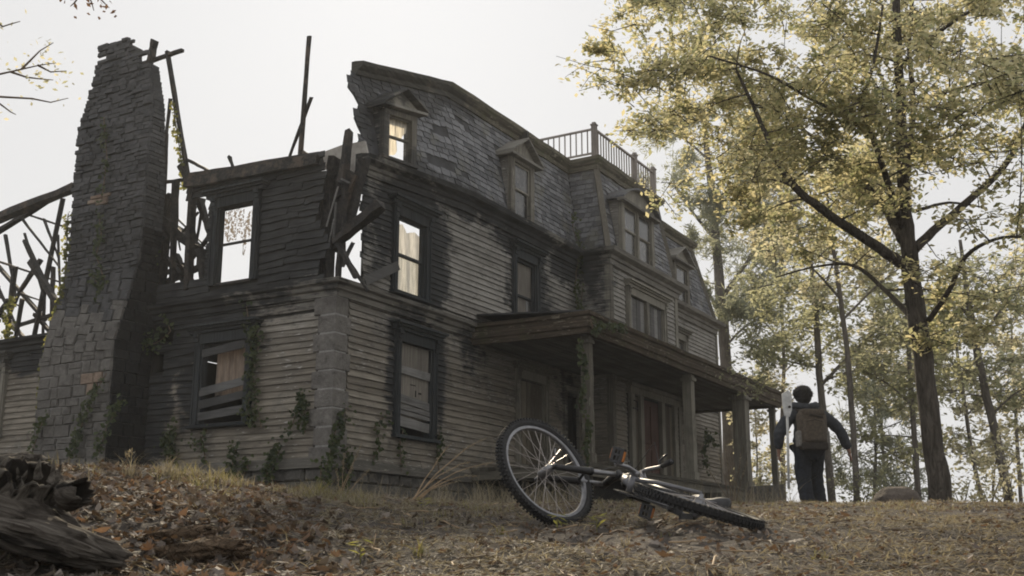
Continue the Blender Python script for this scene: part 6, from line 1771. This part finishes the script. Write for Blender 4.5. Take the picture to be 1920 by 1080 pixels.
for _ in range(220):                                # rank grass at the foot of the house
    px = RN.uniform(560, 1100) if RN.random() < .8 else RN.uniform(1250, 1480); d = RN.uniform(13, 18.5)
    p = gs(px, d)
    for k in range(9):
        q = p + V((RN.gauss(0, .06), RN.gauss(0, .06), 0)); q.z = gz(q.x, q.y); blade(tall, q, RN.uniform(.2, .6), .010, V((RN.gauss(0, .35), RN.gauss(0, .35), 0)))
o = tall.build('tall_grass', M['straw']); tag(o, 'rank dry grass growing before the house foundation', 'grass', kind='stuff')
for px, d, h, nb, mt, lab in [(790, 4.9, .085, 26, 'grass', 'small spiky grass tuft at the bottom centre'), (240, 6.9, .2, 60, 'straw', 'sunlit yellow grass tuft just right of the stump'), (310, 7.3, .19, 60, 'straw', 'feathery pale grass tuft on the left crest'), (370, 6.8, .12, 40, 'grass', 'short grass clump below the left crest'), (945, 5.9, .07, 20, 'grass', 'green grass sprig left of the front wheel foot'), (1170, 5.3, .06, 22, 'straw', 'flat straw tuft below the bicycle pedal'), (1530, 4.9, .06, 34, 'grass', 'low olive grass patch on the right slope'), (880, 5.6, .06, 18, 'straw', 'small dry tuft in the middle of the slope'), (600, 8.2, .16, 40, 'grass', 'grass clump in front of the stone corner'), (1350, 4.45, .07, 24, 'straw', 'bleached tuft at the lower right centre')]:
    p = gs(px, d); mb = MB()
    for k in range(nb):
        q = p + V((RN.gauss(0, .022), RN.gauss(0, .022), 0)); q.z = gz(q.x, q.y) - .004; blade(mb, q, h * RN.uniform(.5, 1.3), .006, V((RN.gauss(0, .55), RN.gauss(0, .55), 0)))
    o = mb.build('grass_tuft', M[mt]); tag(o, lab, 'grass tuft')
for px, d, lab in ((680, 4.7, 'young green leafy weed at the lower left centre'), (1118, 6.0, 'yellow-green weed beside the front wheel'), (1045, 6.05, 'small broad-leaved weed at the foot of the front wheel'), (793, 8.0, 'small yellow-green sprout under the weed stalks')):
    p = gs(px, d); T_ = thing('green_weed', p, lab, 'weed'); st = MB(); lf = MB()
    st.tube([p - V((0, 0, .01)), p + V((0, 0, .07))], [.003, .002], 5)
    for k in range(9):
        a = RN.uniform(0, 6.28); dr_ = V((math.cos(a), math.sin(a), RN.uniform(.2, .7))).normalized(); c = p + V((0, 0, .02 + .06 * k / 9)) + dr_ * .035
        leafq(lf, c, .065, .018, (V((0, 0, 1)) + rv(.25)).normalized(), dr_)
    st.build('stem', M['grass'], T_); lf.build('leaves', M['vine'], T_)
# ------------------------------------------------------------------ thin morning haze round the whole place
mb = MB().box((-60, -60, -22), (120, 120, 26))
hz = mb.mesh('haze', M['soil']); hz.materials.clear()
hm = bpy.data.materials.new('thin_haze'); hm.use_nodes = True; hn = hm.node_tree; hn.nodes.clear()
pv = nd(hn, 'VolumePrincipled', {'Color': (.92, .94, .97, 1), 'Density': .0008, 'Anisotropy': .3})
oo = nd(hn, 'OutputMaterial'); hn.links.new(pv.outputs[0], oo.inputs['Volume'])
hz.materials.append(hm)
o = mkobj('haze', hz); tag(o, 'thin pale haze in the air around the house', 'haze', kind='stuff')
